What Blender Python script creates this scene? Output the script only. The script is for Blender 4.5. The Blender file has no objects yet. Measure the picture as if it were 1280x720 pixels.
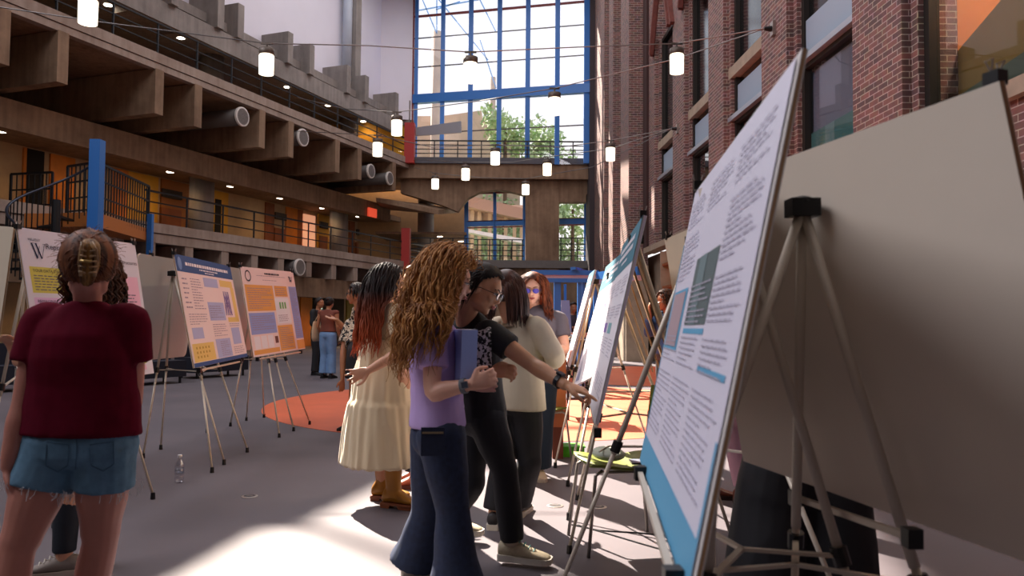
import bpy, bmesh, math, random
from mathutils import Vector, Matrix, noise, Quaternion
random.seed(7)
SC = bpy.context.scene
COL = SC.collection
V = Vector
UP = V((0, 0, 1))

# ------------------------------------------------------------------ camera, world, sun, exposure
F = 959.0
CAM_H = 1.22
pitch = math.atan(40 / F)
roll = 0.0082
_r0 = V((1, 0, 0)); _u0 = V((0, -math.sin(pitch), math.cos(pitch))); CF = V((0, math.cos(pitch), math.sin(pitch)))
CR = _r0 * math.cos(roll) + _u0 * math.sin(roll)
CU = _u0 * math.cos(roll) - _r0 * math.sin(roll)
CO = V((0, 0, CAM_H))
cam_data = bpy.data.cameras.new('camera')
cam_data.sensor_width = 36; cam_data.lens = 36 * F / 1280
cam_data.clip_end = 400; cam_data.clip_start = 0.05
cam_data.dof.use_dof = True; cam_data.dof.focus_distance = 8; cam_data.dof.aperture_fstop = 4.2
cam = bpy.data.objects.new('camera', cam_data); COL.objects.link(cam)
m = Matrix((CR, CU, -CF)).transposed().to_4x4(); m.translation = CO
cam.matrix_world = m
SC.camera = cam

SC.view_settings.view_transform = 'Standard'
SC.view_settings.look = 'None'
SC.view_settings.gamma = 1
SC.view_settings.use_curve_mapping = False
SC.view_settings.exposure = 0.0

w = bpy.data.worlds.new('sky'); SC.world = w; w.use_nodes = True
nt = w.node_tree; bg = nt.nodes['Background']
tc = nt.nodes.new('ShaderNodeTexCoord'); sep = nt.nodes.new('ShaderNodeSeparateXYZ')
ramp = nt.nodes.new('ShaderNodeValToRGB')
nt.links.new(tc.outputs['Generated'], sep.inputs[0]); nt.links.new(sep.outputs[2], ramp.inputs[0])
ramp.color_ramp.elements[0].position = 0.0; ramp.color_ramp.elements[0].color = (1.0, 0.93, 0.9, 1)
ramp.color_ramp.elements[1].position = 0.6; ramp.color_ramp.elements[1].color = (0.78, 0.86, 1.0, 1)
nt.links.new(ramp.outputs[0], bg.inputs[0]); bg.inputs[1].default_value = 1.25

SUN_EL = math.radians(42)
SD = V((-0.47, 0.88, 0)).normalized()                 # horizontal direction towards the sun
sun_vec = SD * math.cos(SUN_EL) + UP * math.sin(SUN_EL)
sd = bpy.data.lights.new('sun', 'SUN'); sd.energy = 26; sd.angle = math.radians(.6); sd.color = (1.0, 0.87, 0.74)
so = bpy.data.objects.new('sun', sd); COL.objects.link(so)
so.rotation_euler = sun_vec.to_track_quat('Z', 'Y').to_euler()

ROOF_Z = 17.5
def area(name, loc, sx, sy, energy, color, rot=(0, 0, 0)):
    l = bpy.data.lights.new(name, 'AREA'); l.shape = 'RECTANGLE'; l.size = sx; l.size_y = sy
    l.energy = energy; l.color = color
    o = bpy.data.objects.new(name, l); COL.objects.link(o); o.location = loc; o.rotation_euler = rot
    return o
# lamps added under the roof: a skylight stand-in and a front fill
area('skylight', (-1.5, 20, ROOF_Z - 0.6), 9, 26, 1700, (1.0, 0.93, 0.94))
area('front_fill', (-0.5, 2.5, ROOF_Z - 0.6), 7, 6, 130, (1.0, 0.93, 0.92))

# area lamp added on the balcony side to brighten the near boards
area('side_fill', (-10.5, 4, 12.5), 16, 5, 1700, (0.96, 0.93, 1.0), V((-1, 0, .62)).to_track_quat('Z', 'Y').to_euler())

# ------------------------------------------------------------------ pixel <-> world
def ray(px, py):
    return CF + CR * ((px - 640) / F) + CU * ((360 - py) / F)
def P(px, py, Y):
    d = ray(px, py); return CO + d * (Y / d.y)
def G(px, py, z=0.0):
    d = ray(px, py); return CO + d * ((z - CAM_H) / d.z)
def PX(px, Y, z):
    """point at depth Y, height z, in picture column px"""
    d = ray(px, 390); return V((d.x / d.y * Y, Y, z))

L0 = V((-8.69, 24.5, 0)); LD = V((.3514, .936, 0)).normalized(); LI = V((-LD.y, LD.x, 0))
def Lw(t, inset, z): 
    v = L0 + LD * t + LI * inset; return V((v.x, v.y, z))
def Lp(px, py, inset=0):
    d = ray(px, py); n = LI
    s = ((L0 + LI * inset - CO).dot(n)) / d.dot(n)
    q = CO + d * s
    return (q - L0).dot(LD), q.z
def Rx(Y): return 4.71 - .03 * Y
def Rp(px, py, off=0):
    d = ray(px, py); s = (4.71 + off) / (d.x + .03 * d.y)
    q = CO + d * s
    return q.y, q.z
def Rw(Y, off, z): return V((Rx(Y) + off, Y, z))

# ------------------------------------------------------------------ materials
def lin(h):
    if isinstance(h, str):
        c = [int(h[i:i + 2], 16) / 255 for i in (0, 2, 4)]
        return tuple((x / 12.92 if x <= .04045 else ((x + .055) / 1.055) ** 2.4) for x in c) + (1,)
    return tuple(h) + (1,) if len(h) == 3 else h
MC = {}
def mat(name, color, rough=.6, metal=0, var=0, scale=5, bump=0, stretch=(1, 1, 1), color2=None, emit=0, spec=None, sheen=0, trans=0, alpha=1, sss=0, detail=6):
    if name in MC: return MC[name]
    m = bpy.data.materials.new(name); m.use_nodes = True; MC[name] = m
    nt = m.node_tree; b = nt.nodes['Principled BSDF']
    c = lin(color); b.inputs['Base Color'].default_value = c
    b.inputs['Roughness'].default_value = rough; b.inputs['Metallic'].default_value = metal
    if spec is not None: b.inputs['Specular IOR Level'].default_value = spec
    if sheen: b.inputs['Sheen Weight'].default_value = sheen
    if sss:
        b.inputs['Subsurface Weight'].default_value = sss; b.inputs['Subsurface Radius'].default_value = (.02, .008, .004)
    if trans: b.inputs['Transmission Weight'].default_value = trans
    if alpha < 1: b.inputs['Alpha'].default_value = alpha
    if emit:
        b.inputs['Emission Color'].default_value = c; b.inputs['Emission Strength'].default_value = emit
    if var or bump or color2:
        tc = nt.nodes.new('ShaderNodeTexCoord'); mp = nt.nodes.new('ShaderNodeMapping'); mp.inputs['Scale'].default_value = stretch
        nz = nt.nodes.new('ShaderNodeTexNoise'); nz.inputs['Scale'].default_value = scale; nz.inputs['Detail'].default_value = detail
        nt.links.new(tc.outputs['Object'], mp.inputs[0]); nt.links.new(mp.outputs[0], nz.inputs['Vector'])
        if var or color2:
            r = nt.nodes.new('ShaderNodeValToRGB')
            c2 = lin(color2) if color2 else tuple(min(1, x * (1 + var)) for x in c[:3]) + (1,)
            c1 = c if color2 else tuple(x * (1 - var) for x in c[:3]) + (1,)
            r.color_ramp.elements[0].position = .3; r.color_ramp.elements[1].position = .7
            r.color_ramp.elements[0].color = c1; r.color_ramp.elements[1].color = c2
            nt.links.new(nz.outputs['Fac'], r.inputs[0]); nt.links.new(r.outputs[0], b.inputs['Base Color'])
        if bump:
            bp = nt.nodes.new('ShaderNodeBump'); bp.inputs['Strength'].default_value = bump; bp.inputs['Distance'].default_value = .02
            nt.links.new(nz.outputs['Fac'], bp.inputs['Height']); nt.links.new(bp.outputs[0], b.inputs['Normal'])
    return m

def concrete(name, c1, c2, boards=True):
    if name in MC: return MC[name]
    m = bpy.data.materials.new(name); m.use_nodes = True; MC[name] = m
    nt = m.node_tree; b = nt.nodes['Principled BSDF']; b.inputs['Roughness'].default_value = .85
    tc = nt.nodes.new('ShaderNodeTexCoord')
    n1 = nt.nodes.new('ShaderNodeTexNoise'); n1.inputs['Scale'].default_value = .9; n1.inputs['Detail'].default_value = 9; n1.inputs['Roughness'].default_value = .7
    mp = nt.nodes.new('ShaderNodeMapping'); mp.inputs['Scale'].default_value = (4, 4, .3)
    n2 = nt.nodes.new('ShaderNodeTexNoise'); n2.inputs['Scale'].default_value = 1.6; n2.inputs['Detail'].default_value = 3
    nt.links.new(tc.outputs['Object'], n1.inputs['Vector']); nt.links.new(tc.outputs['Object'], mp.inputs[0]); nt.links.new(mp.outputs[0], n2.inputs['Vector'])
    mx = nt.nodes.new('ShaderNodeMath'); mx.operation = 'ADD'; mx.use_clamp = True
    m2 = nt.nodes.new('ShaderNodeMath'); m2.operation = 'MULTIPLY'; m2.inputs[1].default_value = .36 if boards else .1
    m1 = nt.nodes.new('ShaderNodeMath'); m1.operation = 'MULTIPLY'; m1.inputs[1].default_value = .64 if boards else .9
    nt.links.new(n1.outputs['Fac'], m1.inputs[0]); nt.links.new(n2.outputs['Fac'], m2.inputs[0])
    nt.links.new(m1.outputs[0], mx.inputs[0]); nt.links.new(m2.outputs[0], mx.inputs[1])
    r = nt.nodes.new('ShaderNodeValToRGB'); r.color_ramp.elements[0].position = .35; r.color_ramp.elements[1].position = .65
    r.color_ramp.elements[0].color = lin(c1); r.color_ramp.elements[1].color = lin(c2)
    nt.links.new(mx.outputs[0], r.inputs[0]); nt.links.new(r.outputs[0], b.inputs['Base Color'])
    bp = nt.nodes.new('ShaderNodeBump'); bp.inputs['Strength'].default_value = .35; bp.inputs['Distance'].default_value = .03
    nt.links.new(mx.outputs[0], bp.inputs['Height']); nt.links.new(bp.outputs[0], b.inputs['Normal'])
    return m

def brick():
    if 'brick' in MC: return MC['brick']
    m = bpy.data.materials.new('brick'); m.use_nodes = True; MC['brick'] = m
    nt = m.node_tree; b = nt.nodes['Principled BSDF']; b.inputs['Roughness'].default_value = .75
    tc = nt.nodes.new('ShaderNodeTexCoord'); sp = nt.nodes.new('ShaderNodeSeparateXYZ'); nt.links.new(tc.outputs['Object'], sp.inputs[0])
    ad = nt.nodes.new('ShaderNodeMath'); ad.operation = 'ADD'; nt.links.new(sp.outputs[0], ad.inputs[0]); nt.links.new(sp.outputs[1], ad.inputs[1])
    cb = nt.nodes.new('ShaderNodeCombineXYZ'); nt.links.new(ad.outputs[0], cb.inputs[0]); nt.links.new(sp.outputs[2], cb.inputs[1])
    bt = nt.nodes.new('ShaderNodeTexBrick'); bt.inputs['Scale'].default_value = 1
    bt.inputs['Brick Width'].default_value = .215; bt.inputs['Row Height'].default_value = .072; bt.inputs['Mortar Size'].default_value = .006
    bt.inputs['Mortar Smooth'].default_value = .2; bt.inputs['Bias'].default_value = 0
    bt.inputs['Color1'].default_value = lin('7e4438'); bt.inputs['Color2'].default_value = lin('553a38'); bt.inputs['Mortar'].default_value = lin('a89488')
    nt.links.new(cb.outputs[0], bt.inputs['Vector'])
    nz = nt.nodes.new('ShaderNodeTexNoise'); nz.inputs['Scale'].default_value = 9; nt.links.new(cb.outputs[0], nz.inputs['Vector'])
    mx = nt.nodes.new('ShaderNodeMixRGB'); mx.blend_type = 'MULTIPLY'; mx.inputs[0].default_value = .6
    nt.links.new(bt.outputs['Color'], mx.inputs[1]); nt.links.new(nz.outputs['Color'], mx.inputs[2])
    hs = nt.nodes.new('ShaderNodeHueSaturation'); hs.inputs['Value'].default_value = 1.5; hs.inputs['Saturation'].default_value = .78
    nt.links.new(mx.outputs[0], hs.inputs['Color']); nt.links.new(hs.outputs[0], b.inputs['Base Color'])
    bp = nt.nodes.new('ShaderNodeBump'); bp.inputs['Strength'].default_value = .5; bp.inputs['Distance'].default_value = .01; bp.invert = True
    nt.links.new(bt.outputs['Fac'], bp.inputs['Height']); nt.links.new(bp.outputs[0], b.inputs['Normal'])
    return m

def glass(name, tint=(1, 1, 1), refl=.12, rough=.02):
    if name in MC: return MC[name]
    m = bpy.data.materials.new(name); m.use_nodes = True; MC[name] = m
    nt = m.node_tree; nt.nodes.remove(nt.nodes['Principled BSDF'])
    t = nt.nodes.new('ShaderNodeBsdfTransparent'); t.inputs[0].default_value = tuple(tint) + (1,)
    g = nt.nodes.new('ShaderNodeBsdfGlossy'); g.inputs['Roughness'].default_value = rough
    mx = nt.nodes.new('ShaderNodeMixShader'); mx.inputs[0].default_value = refl
    nt.links.new(t.outputs[0], mx.inputs[1]); nt.links.new(g.outputs[0], mx.inputs[2])
    nt.links.new(mx.outputs[0], nt.nodes['Material Output'].inputs[0])
    return m

CONC = concrete('concrete', '6a5340', '967c64')
CONC_G = concrete('concrete_grey', '77706c', '9a928c')
CONC_L = concrete('concrete_pale', '857266', 'a8988c')
BRICK = brick()
BLACK = mat('black_metal', '14161a', .45, .3)
BLUE = mat('blue_paint', '2a6cb8', .4)
RED = mat('red_paint', 'a52018', .5)
ALU = mat('aluminium', 'a9a19a', .38, .75)
ALUW = mat('warm_aluminium', 'cfc4b4', .45, .2)
PLAS = mat('black_plastic', '0c0d10', .4)
ORWALL = mat('orange_wall', 'd07a1c', .6, var=.15, scale=2)
YEWALL = mat('yellow_wall', 'd8a12c', .6, var=.1, scale=2)
BEIGE = mat('beige_plaster', 'b89c78', .8, var=.06)
BROWN = mat('brown_wood', '8a4a20', .6, var=.2, scale=3)
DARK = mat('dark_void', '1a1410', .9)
WHITE = mat('white_panel', 'e6e2ec', .5, var=.04, scale=.5)
STONE = mat('sandstone', '9c8b78', .85, var=.15, scale=4, bump=.2)

# ------------------------------------------------------------------ mesh builder
class MB:
    def __init__(s): s.v = []; s.f = []
    def add(s, vs, fs):
        o = len(s.v); s.v += [V(x) for x in vs]; s.f += [tuple(i + o for i in f) for f in fs]; return s
    def hexa(s, a):      # 8 corners: 4 bottom (ccw), 4 top
        return s.add(a, [(3, 2, 1, 0), (4, 5, 6, 7), (0, 1, 5, 4), (1, 2, 6, 5), (2, 3, 7, 6), (3, 0, 4, 7)])
    def box(s, lo, hi):
        x0, y0, z0 = lo; x1, y1, z1 = hi
        return s.hexa([(x0, y0, z0), (x1, y0, z0), (x1, y1, z0), (x0, y1, z0), (x0, y0, z1), (x1, y0, z1), (x1, y1, z1), (x0, y1, z1)])
    def obox(s, c, ax, ay, az, hx, hy, hz):
        c = V(c); ax, ay, az = ax * hx, ay * hy, az * hz
        return s.hexa([c - ax - ay - az, c + ax - ay - az, c + ax + ay - az, c - ax + ay - az, c - ax - ay + az, c + ax - ay + az, c + ax + ay + az, c - ax + ay + az])
    def bar(s, p, q, w=.04, h=None, up=UP):   # rectangular bar between two points
        p, q = V(p), V(q); h = h or w; d = (q - p); L = d.length; d = d / L
        a = d.cross(up)
        if a.length < 1e-4: a = d.cross(V((1, 0, 0)))
        a.normalize(); b = a.cross(d)
        return s.obox((p + q) / 2, d, a, b, L / 2, w / 2, h / 2)
    def quad_slab(s, pts, n, th):   # 4 points, extruded along n by th
        n = V(n) * th; pts = [V(p) for p in pts]
        return s.hexa(pts + [p + n for p in pts])
    def cyl(s, p, q, r1, r2=None, n=12, cap=True):
        p, q = V(p), V(q); r2 = r1 if r2 is None else r2; d = (q - p).normalized()
        a = d.cross(UP)
        if a.length < 1e-3: a = V((1, 0, 0))
        a.normalize(); b = d.cross(a)
        vs = []
        for c, r in ((p, r1), (q, r2)):
            for i in range(n):
                t = 2 * math.pi * i / n; vs.append(c + a * (math.cos(t) * r) + b * (math.sin(t) * r))
        fs = [(i, (i + 1) % n, n + (i + 1) % n, n + i) for i in range(n)]
        if cap: fs += [tuple(range(n - 1, -1, -1)), tuple(range(n, 2 * n))]
        return s.add(vs, fs)
    def lathe(s, c, prof, n=20):   # prof [(r,z)], closed with caps
        vs = []
        for r, z in prof:
            for i in range(n):
                t = 2 * math.pi * i / n; vs.append(V(c) + V((math.cos(t) * r, math.sin(t) * r, z)))
        fs = []
        for k in range(len(prof) - 1):
            for i in range(n): fs.append((k * n + i, k * n + (i + 1) % n, (k + 1) * n + (i + 1) % n, (k + 1) * n + i))
        fs += [tuple(range(n - 1, -1, -1)), tuple(range((len(prof) - 1) * n, len(prof) * n))]
        return s.add(vs, fs)
    def ell(s, c, r, M=None, nu=16, nv=10):
        vs = []; fs = []; c = V(c)
        for j in range(nv + 1):
            ph = math.pi * j / nv
            for i in range(nu):
                t = 2 * math.pi * i / nu
                p = V((r[0] * math.sin(ph) * math.cos(t), r[1] * math.sin(ph) * math.sin(t), r[2] * math.cos(ph)))
                if M: p = M @ p
                vs.append(c + p)
        for j in range(nv):
            for i in range(nu):
                fs.append((j * nu + i, (j + 1) * nu + i, (j + 1) * nu + (i + 1) % nu, j * nu + (i + 1) % nu))
        return s.add(vs, fs)
    def rings(s, rs):   # list of rings (same length), capped
        n = len(rs[0]); vs = [p for r in rs for p in r]; fs = []
        for k in range(len(rs) - 1):
            for i in range(n): fs.append((k * n + i, k * n + (i + 1) % n, (k + 1) * n + (i + 1) % n, (k + 1) * n + i))
        fs += [tuple(range(n - 1, -1, -1)), tuple(range((len(rs) - 1) * n, len(rs) * n))]
        return s.add(vs, fs)
    def tube(s, pts, rad, n=8, closed=False):
        pts = [V(p) for p in pts]; rs = []
        if not isinstance(rad, (list, tuple)): rad = [rad] * len(pts)
        a = None
        for i, p in enumerate(pts):
            d = (pts[min(i + 1, len(pts) - 1)] - pts[max(i - 1, 0)])
            if d.length < 1e-9: d = V((0, 0, 1))
            d.normalize()
            if a is None:
                a = d.cross(UP)
                if a.length < 1e-2: a = d.cross(V((1, 0, 0)))
            a = a - d * a.dot(d); a.normalize(); b = d.cross(a)
            rs.append([p + (a * math.cos(2 * math.pi * k / n) + b * math.sin(2 * math.pi * k / n)) * rad[i] for k in range(n)])
        return s.rings(rs)
    def mesh(s, name):
        me = bpy.data.meshes.new(name); me.from_pydata([tuple(v) for v in s.v], [], s.f); me.validate(); me.update()
        return me
    def build(s, name, m, parent=None, smooth=False, recalc=True):
        me = s.mesh(name); return link(name, me, m, parent, smooth, recalc)

def link(name, me, m, parent=None, smooth=False, recalc=True):
    if recalc:
        bm = bmesh.new(); bm.from_mesh(me); bmesh.ops.recalc_face_normals(bm, faces=bm.faces); bm.to_mesh(me); bm.free()
    if smooth: me.shade_smooth()
    o = bpy.data.objects.new(name, me); COL.objects.link(o)
    if m: me.materials.append(m)
    if parent:
        o.parent = parent; o.matrix_parent_inverse = parent.matrix_basis.inverted()
    return o
def tag(o, label=None, cat=None, group=None, kind=None):
    for k, v in (('label', label), ('category', cat), ('group', group), ('kind', kind)):
        if v: o[k] = v
    return o
def empty(name, loc, label, cat, group=None, kind=None):
    o = bpy.data.objects.new(name, None); COL.objects.link(o); o.location = loc; o.empty_display_size = .1
    o.matrix_basis = Matrix.Translation(V(loc))
    return tag(o, label, cat, group, kind)
def struct(name, mb, m, label, cat='structure', smooth=False):
    o = mb.build(name, m, None, smooth); return tag(o, label, cat, None, 'structure')
def dup(root, loc, label=None, group=None):
    r = root.copy(); COL.objects.link(r); r.location = loc
    if label: r['label'] = label
    if group: r['group'] = group
    for ch in list(root.children):
        c = ch.copy(); COL.objects.link(c); c.parent = r
        for g in list(ch.children):
            d = g.copy(); COL.objects.link(d); d.parent = c
    return r
_tc = {}
def text_mesh(txt, size=1.0):
    cu = bpy.data.curves.new('lettering', 'FONT'); cu.body = txt; cu.size = size; cu.extrude = 0.0
    cu.resolution_u = 3
    o = bpy.data.objects.new('lettering', cu); COL.objects.link(o)
    dg = bpy.context.evaluated_depsgraph_get(); dg.update()
    me = bpy.data.meshes.new_from_object(o.evaluated_get(dg))
    bpy.data.objects.remove(o); bpy.data.curves.remove(cu)
    return me
# ================================================================== FLOOR
fm = bpy.data.materials.new('carpet'); fm.use_nodes = True
nt = fm.node_tree; b = nt.nodes['Principled BSDF']; b.inputs['Roughness'].default_value = .55
b.inputs['Specular IOR Level'].default_value = .25
tc = nt.nodes.new('ShaderNodeTexCoord'); n1 = nt.nodes.new('ShaderNodeTexNoise'); n1.inputs['Scale'].default_value = .6; n1.inputs['Detail'].default_value = 8
n2 = nt.nodes.new('ShaderNodeTexNoise'); n2.inputs['Scale'].default_value = 160
for n in (n1, n2): nt.links.new(tc.outputs['Object'], n.inputs['Vector'])
r = nt.nodes.new('ShaderNodeValToRGB'); r.color_ramp.elements[0].position = .35; r.color_ramp.elements[1].position = .65
r.color_ramp.elements[0].color = lin('595459'); r.color_ramp.elements[1].color = lin('665f64')
nt.links.new(n1.outputs['Fac'], r.inputs[0]); nt.links.new(r.outputs[0], b.inputs['Base Color'])
bp = nt.nodes.new('ShaderNodeBump'); bp.inputs['Strength'].default_value = .12; bp.inputs['Distance'].default_value = .004
nt.links.new(n2.outputs['Fac'], bp.inputs['Height']); nt.links.new(bp.outputs[0], b.inputs['Normal'])
struct('floor', MB().box((-30, -6, -.2), (8, 50, 0)), fm, 'grey purple smooth floor of the atrium', 'floor')
circ = MB(); n = 96; cx, cy, cr = 0.0, 11.2, 3.45
circ.add([(cx + cr * math.cos(2 * math.pi * i / n), cy + cr * math.sin(2 * math.pi * i / n), z) for z in (0.0, .004) for i in range(n)],
         [tuple(range(n, 2 * n))] + [(i, (i + 1) % n, n + (i + 1) % n, n + i) for i in range(n)])
struct('floor_circle', circ, mat('orange_floor', 'cc6038', .5, var=.08, scale=2), 'orange round inlay in the grey floor', 'floor inlay')
# second orange area near the glass booth
circ = MB(); cx, cy, cr = 3.4, 17.5, 3.2
circ.add([(cx + cr * math.cos(2 * math.pi * i / n), cy + cr * math.sin(2 * math.pi * i / n), z) for z in (0.0, .004) for i in range(n)],
         [tuple(range(n, 2 * n))] + [(i, (i + 1) % n, n + (i + 1) % n, n + i) for i in range(n)])
struct('floor_circle_2', circ, MC['orange_floor'], 'second orange round inlay by the glass booth', 'floor inlay')

# ================================================================== BALCONY SIDE (concrete)
T0, T1 = -26, 12.0
def Lbox(t0, t1, i0, i1, z0, z1, mb=None):
    mb = mb or MB()
    a = [Lw(t0, i0, z0), Lw(t1, i0, z0), Lw(t1, i1, z0), Lw(t0, i1, z0)]
    return mb.hexa(a + [V((p.x, p.y, p.z + z1 - z0)) for p in a])
ZU = Lp(300, 108.9)[1]; ZL = Lp(300, 294.8)[1]       # kerb tops
ZUR = Lp(300, 74.4)[1]; ZLR = Lp(300, 260.2)[1]      # rail tops
ZUB = Lp(300, 127)[1]
mb = Lbox(T0, T1, 0, .25, ZU - .27, ZU); Lbox(T0, T1, .03, .25, ZUB, ZU - .29, mb)
struct('balcony_kerb_upper', mb, CONC_L, 'pale concrete kerb band of the upper balcony', 'balcony')
mb = Lbox(T0, T1, .25, 9, ZUB + .05, ZU - .2)
struct('balcony_slab_upper', mb, CONC, 'concrete floor slab of the upper balcony', 'balcony')
ZLB = ZL - .55
mb = Lbox(T0, T1, 0, .25, ZL - .27, ZL); Lbox(T0, T1, .03, .25, ZLB, ZL - .29, mb)
struct('balcony_kerb_lower', mb, CONC_L, 'pale concrete kerb band of the lower balcony', 'balcony')
struct('balcony_slab_lower', Lbox(T0, T1 + 6, .25, 9, ZLB + .05, ZL - .2), CONC, 'concrete floor slab of the lower balcony', 'balcony')
# deep cross beams under the upper slab
for k, (x0, x1) in enumerate(((-60, -40), (0, 5), (71, 84), (195, 204), (243, 254), (325, 333), (363, 367.5), (420, 427), (449, 453.5), (492, 497))):
    t = (Lp(x0, 130)[0] + Lp(x1, 130)[0]) / 2
    struct('cross_beam', Lbox(t - .15, t + .15, .02, 8, ZUB - 1.25, ZUB + .02), CONC, 'deep concrete cross beam under the upper balcony', 'beam')
# long beam over lower level walk
t_, zb = Lp(300, 231.5, 2.0); zt = Lp(300, 208.6, 2.0)[1]
struct('long_beam', Lbox(T0, T1 + 1, 2.0, 2.5, zb, zt + .1), CONC, 'long concrete beam over the lower balcony walk', 'beam')
struct('lower_ceiling', Lbox(T0, T1 + 5, 2.5, 7, zb + .25, zb + .5), CONC, 'low concrete soffit over the lower balcony walk', 'ceiling')
# under the lower slab: short beam ends and a long brown beam
for k, x in enumerate((150, 190, 238, 283, 320, 353, 388, 419, 446, 471, 492)):
    t = Lp(x, 320)[0]
    struct('short_beam', Lbox(t - .16, t + .16, .05, 5, ZLB - .55, ZLB + .02), CONC_L, 'short pale concrete beam end under the lower balcony', 'beam')
ztb = Lp(440, 350, .3)[1]; zbb = Lp(440, 374, .3)[1]
struct('ground_beam', Lbox(T0, T1 + 6, .35, .75, zbb, ZLB - .55), CONC, 'long brown concrete beam over the ground level', 'beam')
struct('ground_soffit', Lbox(T0, T1 + 6, .75, 5.2, zbb + .3, zbb + .5), CONC, 'soffit over the ground level passage', 'ceiling')
struct('wall_recess', Lbox(T0, T1 + 6, 5.0, 5.2, zbb, ZLB + .05), mat('recess_brown', 'a8622c', .7), 'brown wall strip behind the short beam ends', 'wall')
# inner walls
IL, IU = 4.6, 6.2
struct('wall_lower_walk', Lbox(T0, T1 + 5, IL, IL + .2, ZL - .3, zb + .4), BEIGE, 'beige wall along the lower balcony walk', 'wall')
zuc = Lp(300, 74, 2.6)[1]; BI = .9; zbs = Lp(300, 73.5, BI)[1]
struct('wall_upper_walk', Lbox(T0, T1 + 5, IU, IU + .2, ZU - .3, zuc + .4), BEIGE, 'beige wall along the upper balcony walk', 'wall')
struct('upper_ceiling', Lbox(T0, T1 + 1, BI + .3, IU + .3, zuc, zuc + .3), CONC_G, 'concrete ceiling over the upper balcony walk', 'ceiling')
struct('wall_behind_beams', Lbox(T0, T1 + 1, 7.6, 7.8, zb, ZUB), CONC, 'concrete wall at the back of the beam bays', 'wall')
struct('wall_ground', Lbox(T0, T1 + 6, 3.6, 3.8, 0, zbb + .4), BEIGE, 'beige wall of the ground level passage', 'wall')
_gz = lambda a, c, m, nm, lb, z0=0.0, z1=None: struct(nm, Lbox(Lp(a, 400, 3.6)[0], Lp(c, 400, 3.6)[0], 3.52, 3.62, z0, z1 or zbb + .3), m, lb, 'wall panel')
_gz(374, 388, ORWALL, 'wall_panel', 'orange panel of the ground level passage'); _gz(388, 396, DARK, 'wall_panel', 'dark opening in the ground level passage')
_gz(396, 401, mat('lit_green', 'c8dcc0', .6, emit=.7), 'window_12', 'bright greenish window slit of the passage', .9); _gz(401, 428, mat('dim_recess', '3c2c1c', .8), 'wall_panel', 'dim recess of the ground level passage')
_gz(432, 452, mat('olive_panel', 'a8923e', .6), 'wall_panel', 'olive yellow panel of the ground level passage'); _gz(300, 330, BROWN, 'wall_panel', 'brown panel of the ground level passage')
def panel(px0, px1, py, inset, z0, z1, m, name, label, th=.06, cat='wall panel'):
    a = Lp(px0, py, inset)[0]; c = Lp(px1, py, inset)[0]
    return struct(name, Lbox(a, c, inset - th, inset + .02, z0, z1), m, label, cat)
# lower walk: doors, columns and coloured panels
zf = ZL - .2; zc = zb + .3
for (a, c, m, nm, lb) in ((30, 52, DARK, 'door_1', 'dark doorway on the lower walk behind the spiral stair'),
        (26, 30, ORWALL, 'door_frame_panel', 'narrow orange panel by the dark doorway'), (60, 91, ORWALL, 'door_2', 'wide orange door beside the spiral stair'),
        (138, 158, ORWALL, 'wall_panel', 'orange panel behind the platform railing'), (158, 196, YEWALL, 'wall_panel', 'yellow panel behind the platform railing'),
        (200, 237, mat('amber_panel', 'a8641e', .6), 'wall_panel', 'amber window bay on the lower walk'), (265, 284, YEWALL, 'door_3', 'yellow door with a dark window strip on the lower walk'),
        (331, 342, BROWN, 'wall_panel', 'brown pillar panel on the lower walk'), (357, 371, ORWALL, 'wall_panel', 'orange panel by the lit opening'),
        (371, 378, BROWN, 'wall_panel', 'brown strip by the lit opening'), (397, 420, YEWALL, 'wall_panel', 'yellow panel between columns'),
        (436, 443, BROWN, 'wall_panel', 'brown strip past the column'), (452, 463, ORWALL, 'wall_panel', 'orange panel near the red pier'),
        (471, 485, YEWALL, 'door_4', 'yellow door near the red pier on the lower walk'), (492, 499, YEWALL, 'wall_panel', 'yellow strip beside the red pier')):
    panel(a, c, 250, IL, zf, zc - .1, m, nm, lb, cat='door' if 'door' in nm else 'wall panel')
for (a, c, lb) in ((269, 276, 'door_3'), (475, 478, 'door_4')):
    panel(a, c, 260, IL - .07, zf + .1, zf + 2.2, DARK, 'door_window', 'dark tall window strip in a yellow door', .03, 'door window')
o = panel(378, 394, 250, IL - .03, zf, zc - .25, mat('lit_room', 'ffb48c', .6, emit=.55), 'window_9', 'lit pinkish opening into a room on the lower walk', .03, 'window')
for (a, c, y) in ((200, 225, 238), (342, 356, 258), (398, 408, 270), (444, 452, 280)):
    pa = Lp(a, y, IL)[0]; pc = Lp(c, y, IL)[0]
    struct('blind', Lbox(pa, pc, IL - .12, IL - .06, zc - .75, zc - .45), mat('blind', '3a2c20', .7), 'dark rolled blind over a bay of the lower walk', 'blind')
    struct('wall_panel', Lbox(pa, pc, IL - .1, IL + .02, zf, zf + 1.5), BROWN, 'brown low cupboard front under the bay of the lower walk', 'wall panel')
for x, w in ((252, 13), (424, 7)):
    t, _ = Lp(x, 250, 3.2)
    c = Lw(t, 3.2, 0)
    struct('column_round', MB().cyl((c.x, c.y, zf), (c.x, c.y, zb + .3), .42, n=28), CONC_G, 'round grey concrete column on the lower walk', 'column', True)
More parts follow.
